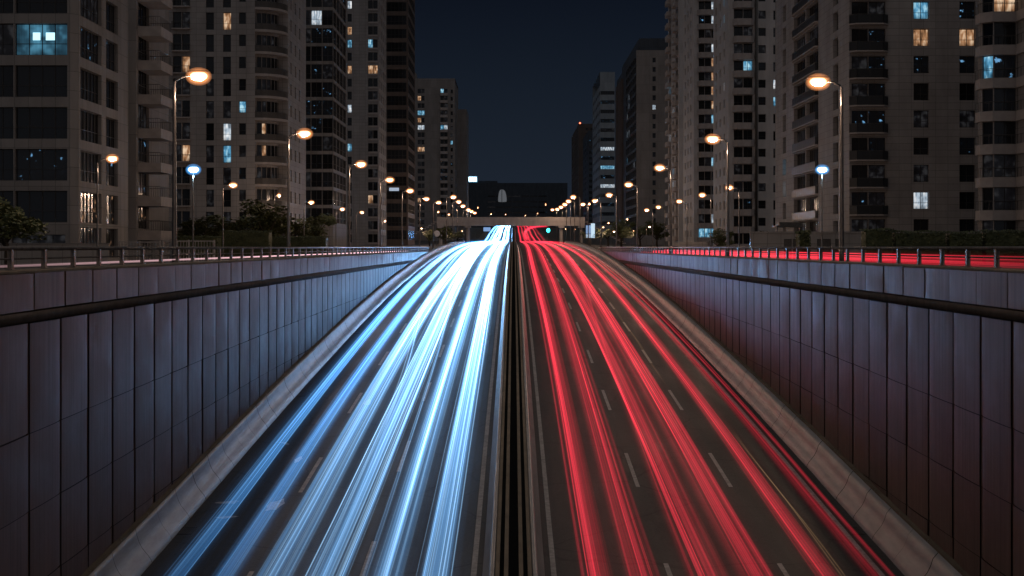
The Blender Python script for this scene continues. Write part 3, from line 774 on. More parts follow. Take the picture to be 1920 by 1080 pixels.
B.finish([W_pale], [(655, 18, 'white'), (655, 60, 'warm'), (655, 82, 'blue'), (655, 130, 'warm'), (655, 203, 'white'), (655, 273, 'blue'), (694, 130, 'warm'), (704, 130, 'warm'), (692, 82, 'blue'), (692, 250, 'dim'), (704, 390, 'dim')])

# --- left 5: dark brown tower
H = 86.0; B = Bld('dark_tower', 'unlit dark brown tower between the narrow pale tower and the balcony tower', 'tower', (-31.5, 385, GZ), TOW)
k_ = 372 / F; x0, x1 = (716 - VX) * k_, (765 - VX) * k_
fl = floors(2, 3.6, 1, H - 3)
B.facade((x0, 372), (x1, 372), GZ, H, [(.4, x1 - x0 - .4, z, z + 2.5, 'dark') for z in fl], .06, 0)
B.facade((x1, 372), (x1, 398), GZ, H, [(1, 25, z, z + 2.5, 'dark') for z in fl], .06, 0)
roof_and_back(B, x0, x1, 372, 398, GZ, H, 0, 'R')
bb = MB(); bb.box(-1.3, 1.3, -.15, 0, 0, .85); 
B.part('sign_panel', bb.mesh('sign_panel', emit('cold_sign', (.55,.72,.95), .5, False)), (739 - VX) * k_, 371.9, (VY - 358) * k_)
B.finish([W_brown])

# --- left 6: tower with balconies at the end of the row
B = Bld('apartment_tower', 'flat topped grey tower with a few blue lit windows left of the blue rooftop sign', AP, (-34, 600, GROUND(600) - .3), TOW)
k_ = 590 / F; X6 = lambda px: (px - VX) * k_; gz = GROUND(600) - .3; H = (VY - 147) * k_
fl = floors((VY - 216) * k_, 3.1, 5, H - 6); op = []
for z in fl: op += [(X6(769) - X6(755), X6(773) - X6(755), z, z + 1.9), (X6(783) - X6(755), X6(789.5) - X6(755), z, z + 2.0), (X6(790) - X6(755), X6(796) - X6(755), z, z + 2.0),
                    (X6(826) - X6(755), X6(832) - X6(755), z, z + 2.0), (X6(833) - X6(755), X6(839) - X6(755), z, z + 2.0), (X6(845) - X6(755), X6(849) - X6(755), z, z + 1.6)]
B.facade((X6(755), 590), (X6(853), 590), gz, H, op, .35, pdim=.3, pspeck=.1)
B.facade((X6(853), 590), (X6(853), 625), gz, H - 1.5, [(u, u + 2.2, z, z + 1.8) for z in fl for u in (3, 10, 17, 24)], .3)
roof_and_back(B, X6(755), X6(853), 590, 625, gz, H, 0, 'R')
B.box(X6(766), X6(778), 594, 604, H, H + 3); 
B.box(X6(853), X6(853) + 4.2, 612, 640, gz, (VY - 205) / F * 612)
bm_ = balcony_mesh(3.2, 1.3, 1.0, 'solid')
for z in fl: B.part('balcony', bm_, X6(832.5), 590, z - .9)
B.finish([W_grey], [(814, 172, 'blue'), (771, 200, 'blue'), (786, 214, 'blue'), (793, 214, 'blue'), (771, 241, 'blue'), (786, 241, 'white'), (793, 241, 'white'), (771, 286, 'warm'), (786, 284, 'warm'), (793, 284, 'warm'), (829, 235, 'blue'), (836, 235, 'white'), (847, 246, 'speck'), (829, 303, 'dim'), (836, 332, 'speck'), (829, 332, 'speck')])

# --- dark hall closing the street
k_ = 1180 / F; gz = 8.0
B = Bld('exhibition_hall', 'wide dark hall with a pale sail emblem closing the end of the road', 'hall', (2, 1200, gz), None)
x0, x1 = (866 - VX) * k_, (1064 - VX) * k_; H = (VY - 343) * k_
op = [(u, u + 6.2, z, z + 1.3) for z in floors(gz + 16, 4.6, gz + 12, H - 9) for u in frange(22, 66, 7.2)]
B.facade((x0, 1180), (x1, 1180), gz, H, op, .2, pdim=.2, pspeck=.02)
roof_and_back(B, x0, x1, 1180, 1260, gz, H)
B.box(x0 + 4, x0 + 30, 1190, 1230, H, H + 2.2)
sl = MB()
for sg, wd in ((-1, 3.0), (1, 3.9)):
    pts = [(sg * .25, 0), (sg * wd, 0.3)] + [(sg * wd * math.cos(math.pi / 2 * t / 8) ** .7 + sg * .25, 10.6 * math.sin(math.pi / 2 * t / 8)) for t in range(1, 8)] + [(sg * .25, 10.8)]
    if sg < 0: pts = pts[::-1]
    a = [(x, -.5, z) for x, z in pts]; b_ = [(x, 0, z) for x, z in pts]
    sl.face(a)
    for i in range(len(pts)):
        j = (i + 1) % len(pts); sl.face([a[j], a[i], b_[i], b_[j]])
B.part('sail_emblem', sl.mesh('sail_emblem', emit('pale_emblem', (.62,.70,.80), .08, False)), (941 - VX) * k_, 1179.9, (VY - 379) * k_)
B.finish([W_dark])
# rooftop sign
root = thing('rooftop_sign', 'glowing blue and white rooftop sign above the dark hall', 'sign', ((882 - VX) * k_, 1186, H))
b = MB(); b.box(-5.0, 5.0, -.4, .4, 1.6, 5.2); b.build('light_panel', emit('sign_white', (.62,.88,1.0), 3.0, False), root)
b = MB(); b.box(-5.6, 5.6, -.1, .6, .9, 1.55); b.box(-5.6, 5.6, .45, .6, 1.55, 5.9); b.build('back_board', emit('sign_blue', (.05,.42,.75), .55, False), root)
b = MB()
for x in (-4.5, 0, 4.5): b.box(x - .2, x + .2, -.1, .3, 0, .9)
b.build('sign_stand', steel_dark, root)

# --- right 1: bay windows at the right edge
H = 32.0; B = Bld('apartment_block', 'pale block with bay balconies at the right edge, one bay lit bright blue', 'apartment block', (52, 140, GZ), TOW)
k_ = 130 / F; fl = floors((VY - 84) * k_, 3.1, -.6, H - 3)
def bay(xa, xb, yf, yb):
    ch = .9
    plan = [(xa, yb), (xa, yf + ch), (xa + ch * .9, yf), (xb, yf), (xb, yb)]
    for k, (p, q) in enumerate(zip(plan[:-1], plan[1:])):
        ln = math.dist(p, q); n = max(1, round(ln / 2.6)); op = []
        if k and p[0] < xb - .01:
            for z in fl: op += [(.05 + u * (ln - .1) / n, .05 + (u + 1) * (ln - .1) / n - .03, z, z + 2.12) for u in range(n)]
        B.facade(p, q, GZ, H, op, .14, pdim=.3, pspeck=.12)
    me_w, me_x = xb - xa, (xa + xb) / 2
    b = MB(); out = [(xa - .25, yb), (xa - .25, yf + ch - .25), (xa + ch * .9 - .2, yf - .28), (xb, yf - .28)]
    for (p, q) in zip(out[:-1], out[1:]):
        b.face([(p[0] - me_x, p[1] - yf, -.95), (q[0] - me_x, q[1] - yf, -.95), (q[0] - me_x, q[1] - yf, -.02), (p[0] - me_x, p[1] - yf, -.02)])
        b.tube([(p[0] - me_x, p[1] - yf, .85), (q[0] - me_x, q[1] - yf, .85)], .028, 6, 1)
        ln = math.dist(p, q)
        for k in range(int(ln / .9) + 1):
            t = k * .9 / ln; x = p[0] + (q[0] - p[0]) * t - me_x; y = p[1] + (q[1] - p[1]) * t - yf
            b.box(x - .016, x + .016, y - .016, y + .016, 0, .85, 1)
    pts = out + [(xb, yb)]
    for zz in (-.02, -.95): b.face([(x - me_x, y - yf, zz) for x, y in (pts if zz > -.5 else pts[::-1])])
    me = b.mesh('bay_parapet', [trim, steel_dark])
    for z in fl: B.part('bay_parapet', me, me_x, yf, z)
bay(44.2, 47.2, 130, 132); bay(47.25, 54.0, 126.5, 132); bay(54.05, 60, 128, 132)
for p, q in (((52.4, 152), (44.2, 132)), ((60, 128), (60, 152)), ((60, 152), (52.4, 152))): B.facade(p, q, GZ, H, [])
B.wall.face([B.P(x, y, H) for x, y in ((44.2, 130), (47.2, 130), (47.25, 126.5), (54, 126.5), (54.05, 128), (60, 128), (60, 152), (52.4, 152), (44.2, 132))])
B.finish([W_pale_b], [(1848, 115, 'blue'), (1860, 115, 'blue'), (1875, 115, 'blue'), (1890, 115, 'blue'), (1900, 115, 'blue'), (1860, 180, 'speck'), (1880, 180, 'speck'), (1895, 180, 'speck'), (1887, 10, 'warm'), (1870, 12, 'warm'), (1887, 312, 'warm'), (1885, 375, 'dim'), (1910, 115, 'speck'), (1875, 310, 'dim')])

# --- right 2: big pale block
H = 36.0; B = Bld('apartment_tower', 'broad pale tower with a recessed balcony column behind the nearest right lamp', AP, (47, 180, GZ), TOW)
k_ = 159 / F; fl = floors((VY - 35) * k_, 3.12, .6, H - 2.6); op = []; X0 = 38.5
for z in fl:
    op += [(.25, 2.15, z - .5, z + 1.95), (2.2, 4.15, z - .5, z + 1.95), ((1713 - VX) * k_ - X0, (1742 - VX) * k_ - X0, z, z + 1.97), ((1799 - VX) * k_ - X0, (1829 - VX) * k_ - X0, z, z + 1.97)]
B.facade((X0, 159), (57, 159), GZ, H, op, .35, pdim=.35, pspeck=.12)
op = []
for z in fl:
    op += [(.9 + 1.0, 1.0 + 2.6, z - .4, z + 1.9), (16.2, 23.5, z - .6, z + 2.1), (24.0, 31.5, z - .6, z + 2.1), (37.0, 39.4, z - .4, z + 1.9)]
op = [(45 - b, 45 - a, c, d) for a, b, c, d in [(5.5, 8.1, q[2], q[3]) if q[0] < 5 else q for q in op]]
B.facade((X0, 204), (X0, 159), GZ, H, op, .5, pdim=.3, pspeck=.04)
roof_and_back(B, X0, 57, 159, 204, GZ, H, 0, 'L')
bm_ = balcony_mesh(4.5, 1.0, 1.02, 'glass', .7)
for z in fl: B.part('balcony', bm_, X0 + 2.15, 159, z - .62)
bs_ = balcony_mesh(15.2, .45, 1.02, 'glass', .3)
for z in fl: B.part('balcony', bs_, X0, 159 + 23.8, z - .72, -math.pi / 2)
B.finish([W_pale], [(1727, 20, 'blue'), (1727, 70, 'warm'), (1814, 70, 'warm'), (1727, 375, 'white'), (1814, 20, 'speck'), (1814, 280, 'speck'), (1727, 228, 'dim'), (1814, 228, 'dim'), (1640, 85, 'speck'), (1640, 135, 'speck'), (1640, 236, 'speck'), (1640, 287, 'speck'), (1605, 222, 'speck'),
    (1470, 70, 'dim'), (1470, 330, 'white'), (1470, 352, 'white'), (1470, 310, 'blue'), (1605, 410, 'dim')])

# --- right 3: white tower, solid balconies, dark down pipe
H = 56.0; B = Bld('apartment_tower', 'white tower with solid rounded balconies and a dark vertical pipe', AP, (44, 265, GZ), TOW)
k_ = 249 / F; X3 = lambda px: (px - VX) * k_; fl = floors((VY - 35) * k_, 3.1, .4, H - 2.6); op = []; x0 = X3(1366)
for z in fl: op += [(X3(1376) - x0, X3(1393) - x0, z - .2, z + 1.75), (X3(1394) - x0, X3(1411) - x0, z - .2, z + 1.75), (X3(1422) - x0, X3(1436) - x0, z, z + 1.45), (X3(1450) - x0, X3(1455) - x0, z - .2, z + 1.5)]
B.facade((x0, 249), (X3(1475), 249), GZ, H, op, .4, pdim=.3, pspeck=.08)
B.facade((x0, 268), (x0, 249), GZ, H, [(u, u + 1.6, z, z + 1.5) for z in fl for u in (3, 8, 13)], .3, pspeck=.2)
roof_and_back(B, x0, X3(1475), 249, 268, GZ, H, 0, 'L')
bm_ = balcony_mesh(3.7, 1.35, 1.0, 'solid', .6)
for z in fl: B.part('balcony', bm_, X3(1393), 249, z - 1.15)
pp = MB(); pp.tube([(0, 0, 0), (0, 0, H + 1)], .24, 8); B.part('down_pipe', pp.mesh('down_pipe', steel_dark, True), X3(1417.5), 248.7, GZ)
B.finish([W_white], [(1452, 165, 'white'), (1452, 188, 'blue'), (1452, 120, 'dim'), (1368, 5, 'blue'), (1368, 165, 'white'), (1368, 40, 'blue'), (1428, 345, 'dim'), (1385, 345, 'dim')])

# --- right 4: white tower with lit balcony doors
H = 66.0; B = Bld('apartment_tower', 'white tower with a column of lit balcony doors beside a blank pier', AP, (43, 320, GZ), TOW)
k_ = 303 / F; X3 = lambda px: (px - VX) * k_; fl = floors((VY - 45) * k_, 3.1, .4, H - 2.6); op = []; x0 = X3(1301)
for z in fl: op += [(X3(1310) - x0, X3(1321) - x0, z - .2, z + 1.85), (X3(1321.5) - x0, X3(1333) - x0, z - .2, z + 1.85), (X3(1334) - x0, X3(1342) - x0, z - .2, z + 1.85)]
B.facade((x0, 303), (X3(1372), 303), GZ, H, op, .4, pdim=.3, pspeck=.05)
B.facade((x0, 322), (x0, 303), GZ, H, [(u, u + 1.8, z, z + 1.5) for z in fl for u in (3, 8, 13)], .3, pspeck=.1)
roof_and_back(B, x0, X3(1372), 303, 322, GZ, H, 0, 'L')
bm_ = balcony_mesh(4.1, 1.3, 1.0, 'solid', .6)
for z in fl: B.part('balcony', bm_, X3(1325), 303, z - 1.1)
B.finish([W_white], [(1338, 10, 'white'), (1338, 36, 'white'), (1338, 88, 'white'), (1338, 142, 'warm'), (1338, 168, 'warm'), (1338, 195, 'warm'), (1338, 222, 'blue'), (1338, 295, 'blue'), (1338, 322, 'dim'), (1338, 405, 'white'), (1327, 436, 'blue'), (1316, 436, 'blue'), (1338, 443, 'blue'), (1316, 375, 'dim')])

# --- right 4b: pier tower with side balconies
H = 74.0; B = Bld('apartment_tower', 'pale tower with a plain front pier and stacked side balconies beside the plain tower', AP, (44, 355, GZ), TOW)
k_ = 345 / F; X3 = lambda px: (px - VX) * k_; fl = floors((VY - 45) * k_, 3.1, .4, H - 2.6); x0 = X3(1273)
B.facade((x0, 345), (X3(1312), 345), GZ, H, [(X3(1302) - x0, X3(1306) - x0, z, z + 1.6) for z in fl], .3)
B.facade((x0, 369), (x0, 345), GZ, H, [(u, u + 4.6, z - .2, z + 1.8) for z in fl for u in (2, 9.5, 17)], .5, pdim=.3, pspeck=.12)
roof_and_back(B, x0, X3(1312), 345, 369, GZ, H, 0, 'L')
bm_ = balcony_mesh(5.6, 1.1, 1.0, 'solid', .4)
for z in fl:
    for u in (4.3, 19.3): B.part('balcony', bm_, x0, 369 - u, z - 1.1, -math.pi / 2)
B.finish([W_white], [(1262, 180, 'blue'), (1262, 210, 'white'), (1262, 260, 'white'), (1262, 270, 'white'), (1262, 318, 'blue'), (1262, 345, 'white'), (1304, 10, 'blue'), (1304, 75, 'blue'), (1304, 290, 'warm')])

# --- right 5: plain grey tower
B = Bld('plain_tower', 'tall plain grey tower with one column of small square windows', 'tower', (46, 490, GROUND(480) - .3), TOW)
gz = GROUND(480) - .3; k_ = 455 / F; X3 = lambda px: (px - VX) * k_; H = (VY - 94) * k_; fl = floors((VY - 117) * k_, 3.1, gz + 2, H - 2.4); x0 = X3(1193)
B.facade((x0, 455), (X3(1268), 455), gz, H, [(X3(1223.5) - x0, X3(1229.5) - x0, z, z + 1.6, 'dark') for z in fl], .3)
op = []
for z in fl: op += [(66 + 20 * u / 3 + .2, 66 + 20 * (u + 1) / 3 - .2, z, z + 2.2) for u in range(3)] 
for z in fl: op += [(44 + 22 * u / 3 + .2, 44 + 22 * (u + 1) / 3 - .2, z, z + 2.2) for u in range(3)]
B.facade((x0, 541), (x0, 455), gz, H, op, .4, 1, pdim=.25, pspeck=.15)
roof_and_back(B, x0, X3(1268), 455, 541, gz, H, 0, 'L')
B.box(x0 + 1.2, X3(1268), 457, 530, H, H + 4.2, 1)
for u in range(5): B.box(x0 - .8, x0, 508 + 6.5 * u, 511 + 6.5 * u, gz, H - 3, 2)
B.finish([W_grey, W_dark, W_brown], [(1186, 183, 'blue'), (1180, 183, 'white'), (1176, 198, 'white'), (1180, 220, 'white'), (1186, 252, 'white'), (1178, 254, 'white'), (1180, 306, 'blue'), (1186, 306, 'white')])

# --- right 6: blue grey office tower
gz = GROUND(640) - .3; B = Bld('office_tower', 'slim blue grey tower with pale floor bands left of the plain grey tower', 'tower', (43, 660, gz), TOW)
k_ = 640 / F; X3 = lambda px: (px - VX) * k_; H = (VY - 135) * k_; fl = floors((VY - 195) * k_, 4.3, gz + 3, H - 10); x0 = X3(1125)
B.facade((x0, 640), (X3(1153), 640), gz, H, [(.2, X3(1153) - x0 - .2, z, z + 1.7) for z in fl], .3, pdim=.3, pspeck=.3)
B.facade((x0, 700), (x0, 640), gz, H - 6, [(u, u + 8, z, z + 1.7) for z in fl for u in (3, 15, 27, 39, 50)], .3)
roof_and_back(B, x0, X3(1153), 640, 700, gz, H, 0, 'L')
B.finish([W_blue], [(1138, 283, 'white'), (1138, 318, 'blue'), (1138, 345, 'white'), (1138, 408, 'speck')])

# --- right 7: farthest towers
gz = GROUND(900) - .3; B = Bld('apartment_tower', 'farthest tower on the right with a small red roof beacon', AP, (44, 920, gz), TOW)
k_ = 900 / F; X3 = lambda px: (px - VX) * k_; H = (VY - 232) * k_; fl = floors(gz + 6, 3.2, gz + 3, H - 4); x0 = X3(1085)
B.facade((x0, 900), (X3(1112), 900), gz, H, [(X3(1098) - x0 + u, X3(1098) - x0 + u + 1.6, z, z + 1.6) for z in fl for u in (0, 3)], .3, pspeck=.12)
B.facade((x0, 1010), (x0, 900), gz, H, [(u, u + 6, z, z + 1.7) for z in fl for u in (12, 30, 48, 66, 84)], .3, pspeck=.14)
roof_and_back(B, x0, X3(1112), 900, 1010, gz, H, 0, 'L')
bb = MB(); bb.ball((0, 0, .6), .55, .55, .6, 8, 6); B.part('beacon', bb.mesh('beacon', emit('red_beacon', (1,.12,.05), 6, False)), x0 + 1, 903, H)
B.finish([W_brown], [])
gz = GROUND(760) - .3; B = Bld('apartment_tower', 'dark slender tower with specks of light between the office tower and farthest tower', AP, (44, 800, gz), TOW)
k_ = 770 / F; X3 = lambda px: (px - VX) * k_; H = (VY - 245) * k_; fl = floors(gz + 5, 3.2, gz + 3, H - 4); x0 = X3(1103)
B.facade((x0, 770), (X3(1124), 770), gz, H, [(u, u + 1.7, z, z + 1.7) for z in fl for u in (.5, 2.7)], .3, pspeck=.35)
B.facade((x0, 830), (x0, 770), gz, H, [(u, u + 6, z, z + 1.7) for z in fl for u in (10, 28, 46)], .3, pspeck=.3)
roof_and_back(B, x0, X3(1124), 770, 830, gz, H, 0, 'L'); B.finish([W_dark], [])

# ------------------------------------------------------------------ footbridge over the road
Yb = 425.0; k_ = Yb / F; xa, xb = (820 - VX) * k_, (1096 - VX) * k_
root = thing('footbridge', 'pale concrete footbridge crossing above both sets of light trails', 'bridge', (0, Yb, GROUND(Yb)))
zb = GROUND(Yb); zt = (VY - 408) * k_ - zb; zu = (VY - 423.5) * k_ - zb
b = MB(); b.box(xa, xb, -2.0, 2.0, zu, zt - 1.15); b.build('deck', bridgem, root)
for y in (-2.15, 2.0):
    b = MB(); b.box(xa, xb, y, y + .15, zt - 1.3, zt); b.box(xa, xb, y - .08, y + .23, zt, zt + .12)
    for x in frange(xa + 1.5, xb - 1.5, 2.9): b.box(x - .05, x + .05, y - .03, y, zt - 1.28, zt)
    b.build('parapet', bridgem, root)
for x in (xa + 1.0, -14.0, 14.6, xb - 1.0):
    b = MB(); b.tube([(x, 0, -.5), (x, 0, zu - .6)], .55, 14); b.box(x - .9, x + .9, -1.8, 1.8, zu - .6, zu - .004); b.build('pier', bridgem, root)
b = MB()
for k in range(14): b.box(xb + k * .9, xb + k * .9 + .9, -1.6, 1.6, zt - 1.5 - k * .5, zt - 1.25 - k * .5)
b.build('stair', bridgem, root)
b = MB()
for k in range(14): b.box(xa - k * .9 - .9, xa - k * .9, -1.6, 1.6, zt - 1.5 - k * .5, zt - 1.25 - k * .5)
b.build('stair', bridgem, root)

# ------------------------------------------------------------------ greenery
def leaf_mat(name, c0, c1):
    m, N, L, P = mat(name); v = coords(N, L); n = noise(N, L, v, 1.3, 4)
    L.new(ramp(N, L, n, [(.3, c0), (.7, c1)]), P.inputs['Base Color']); P.inputs['Roughness'].default_value = .6; return m
leafm = leaf_mat('tree_leaves', (.060,.070,.022), (.12,.12,.042))
hedgem = leaf_mat('hedge_leaves', (.035,.045,.016), (.085,.092,.034))
def leaves(b, c, rx, ry, rz, n, size, r):
    cl = [(Vector((r.gauss(0, .42) * rx, r.gauss(0, .42) * ry, r.gauss(0, .40) * rz)), r.uniform(.25, .5)) for _ in range(9)]
    for _ in range(n):
        cc, rr = cl[r.randrange(9)]
        d = Vector((r.gauss(0, 1), r.gauss(0, 1), r.gauss(0, 1))).normalized() * (r.random() ** .4) * rr
        p = Vector((c[0] + cc.x + d.x * rx, c[1] + cc.y + d.y * ry, c[2] + cc.z + d.z * rz))
        u = Vector((r.gauss(0, 1), r.gauss(0, 1), r.gauss(0, .6))).normalized(); q = u.orthogonal().normalized(); s = size * r.uniform(.6, 1.3)
        b.face([p - u * s, p + q * s * .5, p + u * s, p - q * s * .5])
tree_src = []
def make_tree(seed, dense=1500):
    r = random.Random(seed); root = link('tree', None)
    t = MB(); h = 2.0
    t.tube([(0, 0, -.1), (.05, 0, .8), (.0, .06, 1.6), (.1, .1, 2.5)], [.16, .13, .11, .07], 8)
    for k in range(6):
        a = k * 1.05 + r.random(); e = r.uniform(.9, 1.5)
        t.tube([(.03, .05, 1.4 + .12 * k), (math.cos(a) * e * .5, math.sin(a) * e * .5, 2.2 + .15 * k), (math.cos(a) * e, math.sin(a) * e, 2.9 + .2 * k)], [.07, .05, .02], 6)
    t.build('trunk', bark, root, True)
    c = MB(); leaves(c, (0, 0, 3.3), 1.9, 1.9, 1.7, dense, .16, r); c.build('crown', leafm, root)
    return root
for s_ in (3, 9): tree_src.append(make_tree(s_))
used = [False, False]
def put_tree(px, Y, h, wscale, label, k):
    x = (px - VX) / F * Y
    if not used[k]: o = tree_src[k]; used[k] = True
    else: o = copy_tree(tree_src[k])
    o.location = (x, Y, GROUND(Y)); s = h / 4.9; o.scale = (s * wscale, s * wscale, s); o.rotation_euler.z = rnd.uniform(0, 6)
    tag(o, label, 'tree', 'trees beside the service roads')
for i, a in enumerate(((14, 84, 4.4, 1.25, 'dark bushy tree at the left edge before the ribbon window block'), (-40, 92, 4.6, 1.2, 'dark tree cut by the left edge of the view'),
    (375, 150, 4.9, 1.5, 'bushy tree beneath the cold blue lamp'), (420, 165, 5.0, 1.7, 'low wide tree beside the slim pole before the curved tower'), (458, 175, 6.3, 1.5, 'tree with an orange lit crown before the rounded balconies'),
    (500, 168, 7.0, 1.35, 'tallest tree standing left of the second tall lamp'), (540, 185, 6.4, 1.5, 'round tree directly behind the second tall lamp pole'), (590, 190, 5.8, 1.4, 'dark tree before the foot of the dark glass tower'), (340, 160, 3.6, 1.4, 'small tree right of the balcony wing'),
    (835, 340, 4.8, 1.5, 'yellow green tree under the left end of the footbridge'), (858, 350, 4.2, 1.5, 'green tree beside the white trails under the footbridge'), (805, 330, 4.0, 1.3, 'small dark tree left of the footbridge'),
    (1140, 300, 4.6, 1.4, 'dark tree right of the white light box'), (1165, 310, 6.2, 1.3, 'tall dark tree before the plain grey tower'), (1200, 290, 5.2, 1.5, 'dark spreading tree beneath the third right lamp'), (1232, 280, 5.6, 1.3, 'tree before the foot of the side balcony tower'), (1105, 330, 4.2, 1.3, 'little tree behind the white light box'),
    (1350, 190, 3.8, 1.5, 'low bushy tree before the white tower with lit doors'), (1438, 150, 3.4, 1.5, 'clipped tree on the terrace left of the flat canopy'))):
    put_tree(*a, i % 2)
def hedge(px0, px1, Y, z0, z1, d, label, group='clipped hedges on the terrace'):
    x0, x1 = (px0 - VX) / F * Y, (px1 - VX) / F * Y; r = random.Random(int(px0)); b = MB(); hx = (x1 - x0) / 2
    n = int(900 * max(1, (x1 - x0) / 3))
    for _ in range(n):
        fx = r.choice((0, 1, 1, 2)); p = Vector((r.uniform(-hx, hx), r.uniform(0, d), r.uniform(0, z1 - z0)))
        if fx == 1: p.y = r.uniform(0, .18)
        if fx == 2: p.z = z1 - z0 - abs(r.gauss(0, .07)) + .05 * math.sin(p.x * 3)
        u = Vector((r.gauss(0, 1), r.gauss(0, 1), r.gauss(0, 1))).normalized(); q = u.orthogonal().normalized(); s = r.uniform(.06, .13)
        b.face([p - u * s, p + q * s * .6, p + u * s, p - q * s * .6])
    b.box(-hx + .1, hx - .1, .14, d - .05, 0, z1 - z0 - .16)
    o = b.build('hedge', hedgem); o.location = ((x0 + x1) / 2, Y, z0); tag(o, label, 'hedge', group)
for (a, b_, zt_, lab) in ((1498, 1521, 1.2, 'narrow clipped hedge block beside the terrace door'), (1622, 1676, 1.35, 'clipped hedge right of the nearest right lamp pole'), (1678, 1776, 1.2, 'longest clipped hedge below the broad pale tower'), (1780, 1845, 1.15, 'clipped hedge left of the dark hedge at the right edge'), (1848, 1925, 1.25, 'dark clipped hedge at the right edge below the bay block')):
    hedge(a, b_, 104, -1.3, zt_, 1.6, lab)

for (a, b_, Y, zt_, lab) in ((332, 408, 140, 1.1, 'long clipped hedge behind the pale picket fence'), (410, 505, 146, 1.7, 'broad clipped hedge below the tall left trees'), (508, 612, 156, 1.2, 'clipped hedge running to the foot of the dark glass tower')):
    hedge(a, b_, Y, -1.3, zt_, 2.2, lab, 'clipped hedges below the left trees')
# ------------------------------------------------------------------ terrace, low walls, canopy
root = thing('terrace_wall', 'beige stone terrace wall with small openings behind the right railing', 'wall', (26, 112, GZ))
b = MB(); x0, x1 = (1408 - VX) / F * 112 - 26, (1850 - VX) / F * 112 - 26
holes = [(1470, 1485), (1487, 1500), (1532, 1558), (1566, 1576)]
xs_ = [x0]
for a, c in holes: xs_ += [(a - VX) / F * 112 - 26, (c - VX) / F * 112 - 26]
xs_.append(x1); top = (VY - 437) / F * 112 + 1.3
for i in range(0, len(xs_), 2): b.box(xs_[i], xs_[i + 1], 0, .4, 0, top)
for i in range(1, len(xs_) - 1, 2): b.box(xs_[i], xs_[i + 1], .02, .38, top * .80, top - .01)
b.box(x0, x1, .45, .5, 0, top - .1, 1); b.box(x0 - .1, x1, -.06, .46, top + .003, top + .12)
b.build('wall', [W_pale_b, glass], root)
for a, c in holes:
    xa_, xb_ = (a - VX) / F * 112 - 26, (c - VX) / F * 112 - 26
    bb = MB(); bb.box(xa_ + .03, xb_ - .03, .1, .16, 0, top * .79); bb.build('door', steel_dark, root)
root = thing('canopy', 'small flat canopy with lit underside on the terrace', 'canopy', ((1478 - VX) / F * 124, 124, GZ))
b = MB(); b.box(-1.25, 1.25, -1, 1, 3.05, 3.2); b.box(-.95, .95, -.7, .7, 3.203, 3.5); b.build('roof', steel_dark, root)
b = MB(); 
for x in (-1.0, 1.0):
    b = MB(); b.box(x - .05, x + .05, -.05, .05, 0, 3.047); b.build('post', steel, root)
root = thing('garden_wall', 'low beige wall and gate boxes below the white towers', 'wall', ((1360 - VX) / F * 170, 170, GZ))
b = MB(); b.box(-5.6, -2.2, 0, .4, 0, 1.9); b.box(-2.0, 3.0, .1, .5, 0, 1.4); b.box(3.1, 4.3, 0, .6, 0, 3.2); b.build('wall', W_pale, root)
# pale picket fences behind the left railing
def picket(px0, px1, Y, h, label):
    x0, x1 = (px0 - VX) / F * Y, (px1 - VX) / F * Y
    root = thing('garden_fence', label, 'fence', ((x0 + x1) / 2, Y, GZ)); hw = (x1 - x0) / 2
    b = MB(); b.box(-hw, hw, -.03, .03, h - .08, h); b.box(-hw, hw, -.02, .02, h * .45, h * .45 + .05); b.build('rail', frame_pale, root)
    b = MB()
    for x in frange(-hw, hw, .22): b.box(x - .02, x + .02, -.035, -.022, .1, h - .02)
    b.build('pickets', frame_pale, root)['kind'] = 'stuff'
    for x in (-hw, 0, hw):
        b = MB(); b.box(x - .05, x + .05, -.05, .05, 0, h + .05); b.build('post', frame_pale, root)
picket(306, 402, 104, 1.78, 'pale picket fence right of the nearest tall lamp pole')
picket(224, 300, 108, 1.72, 'pale picket fence before the balcony wing')
root = thing('garden_wall', 'rough brown garden wall behind the railing at far left', 'wall', ((60 - VX) / F * 100, 100, GZ))
b = MB(); b.box(-8, 5.5, 0, .3, 0, 1.5); b.box(-8.05, 5.55, -.05, .35, 1.503, 1.58); b.build('wall', W_pale_b, root)

# ------------------------------------------------------------------ street furniture near the footbridge
x, y, z = at(1107, 432, 300); root = thing('light_box', 'white glowing advertising light box right of the footbridge', 'sign', (x, 300, GROUND(300)))
b = MB(); b.box(.12, .95, -.15, .15, z - GROUND(300) - 1.6, z - GROUND(300) + 1.5); b.build('light_panel', emit('lightbox_white', (.55,.82,1.0), .8, False), root)
b = MB(); b.box(-.95, .05, -.13, .13, z - GROUND(300) - .7, z - GROUND(300) + 1.1); b.build('picture_panel', emit('lightbox_blue', (.10,.30,.62), .7, False), root)
b = MB(); b.box(-.95, .05, -.13, .13, z - GROUND(300) - 1.6, z - GROUND(300) - .8); b.build('caption_panel', emit('lightbox_pale', (.40,.60,.80), .5, False), root)
b = MB(); b.box(-1.05, 1.05, -.1, .2, z - GROUND(300) + 1.503, z - GROUND(300) + 1.65); b.box(-1.05, 1.05, -.1, .2, z - GROUND(300) - 1.75, z - GROUND(300) - 1.603); b.box(-.2, .2, -.1, .1, 0, z - GROUND(300) - 1.75); b.build('cabinet', steel_dark, root)
Y = 520; x, y, z = at(1028, 432, Y); root = thing('traffic_light', 'traffic light showing green beyond the footbridge over the red trails', 'traffic light', (13.0, Y, GROUND(Y)))
b = MB(); b.tube([(0, 0, 0), (0, 0, 6.6)], .12, 8); b.build('pole', steel_dark, root)
b = MB(); b.tube([(0, 0, 6.4), (x - 13.0, 0, 6.6)], .07, 8); b.build('arm', steel_dark, root)
b = MB(); b.box(x - 13.6, x - 12.4, -.15, .2, z - GROUND(Y) - .95, z - GROUND(Y) + 1.2); b.build('signal_housing', steel_dark, root)
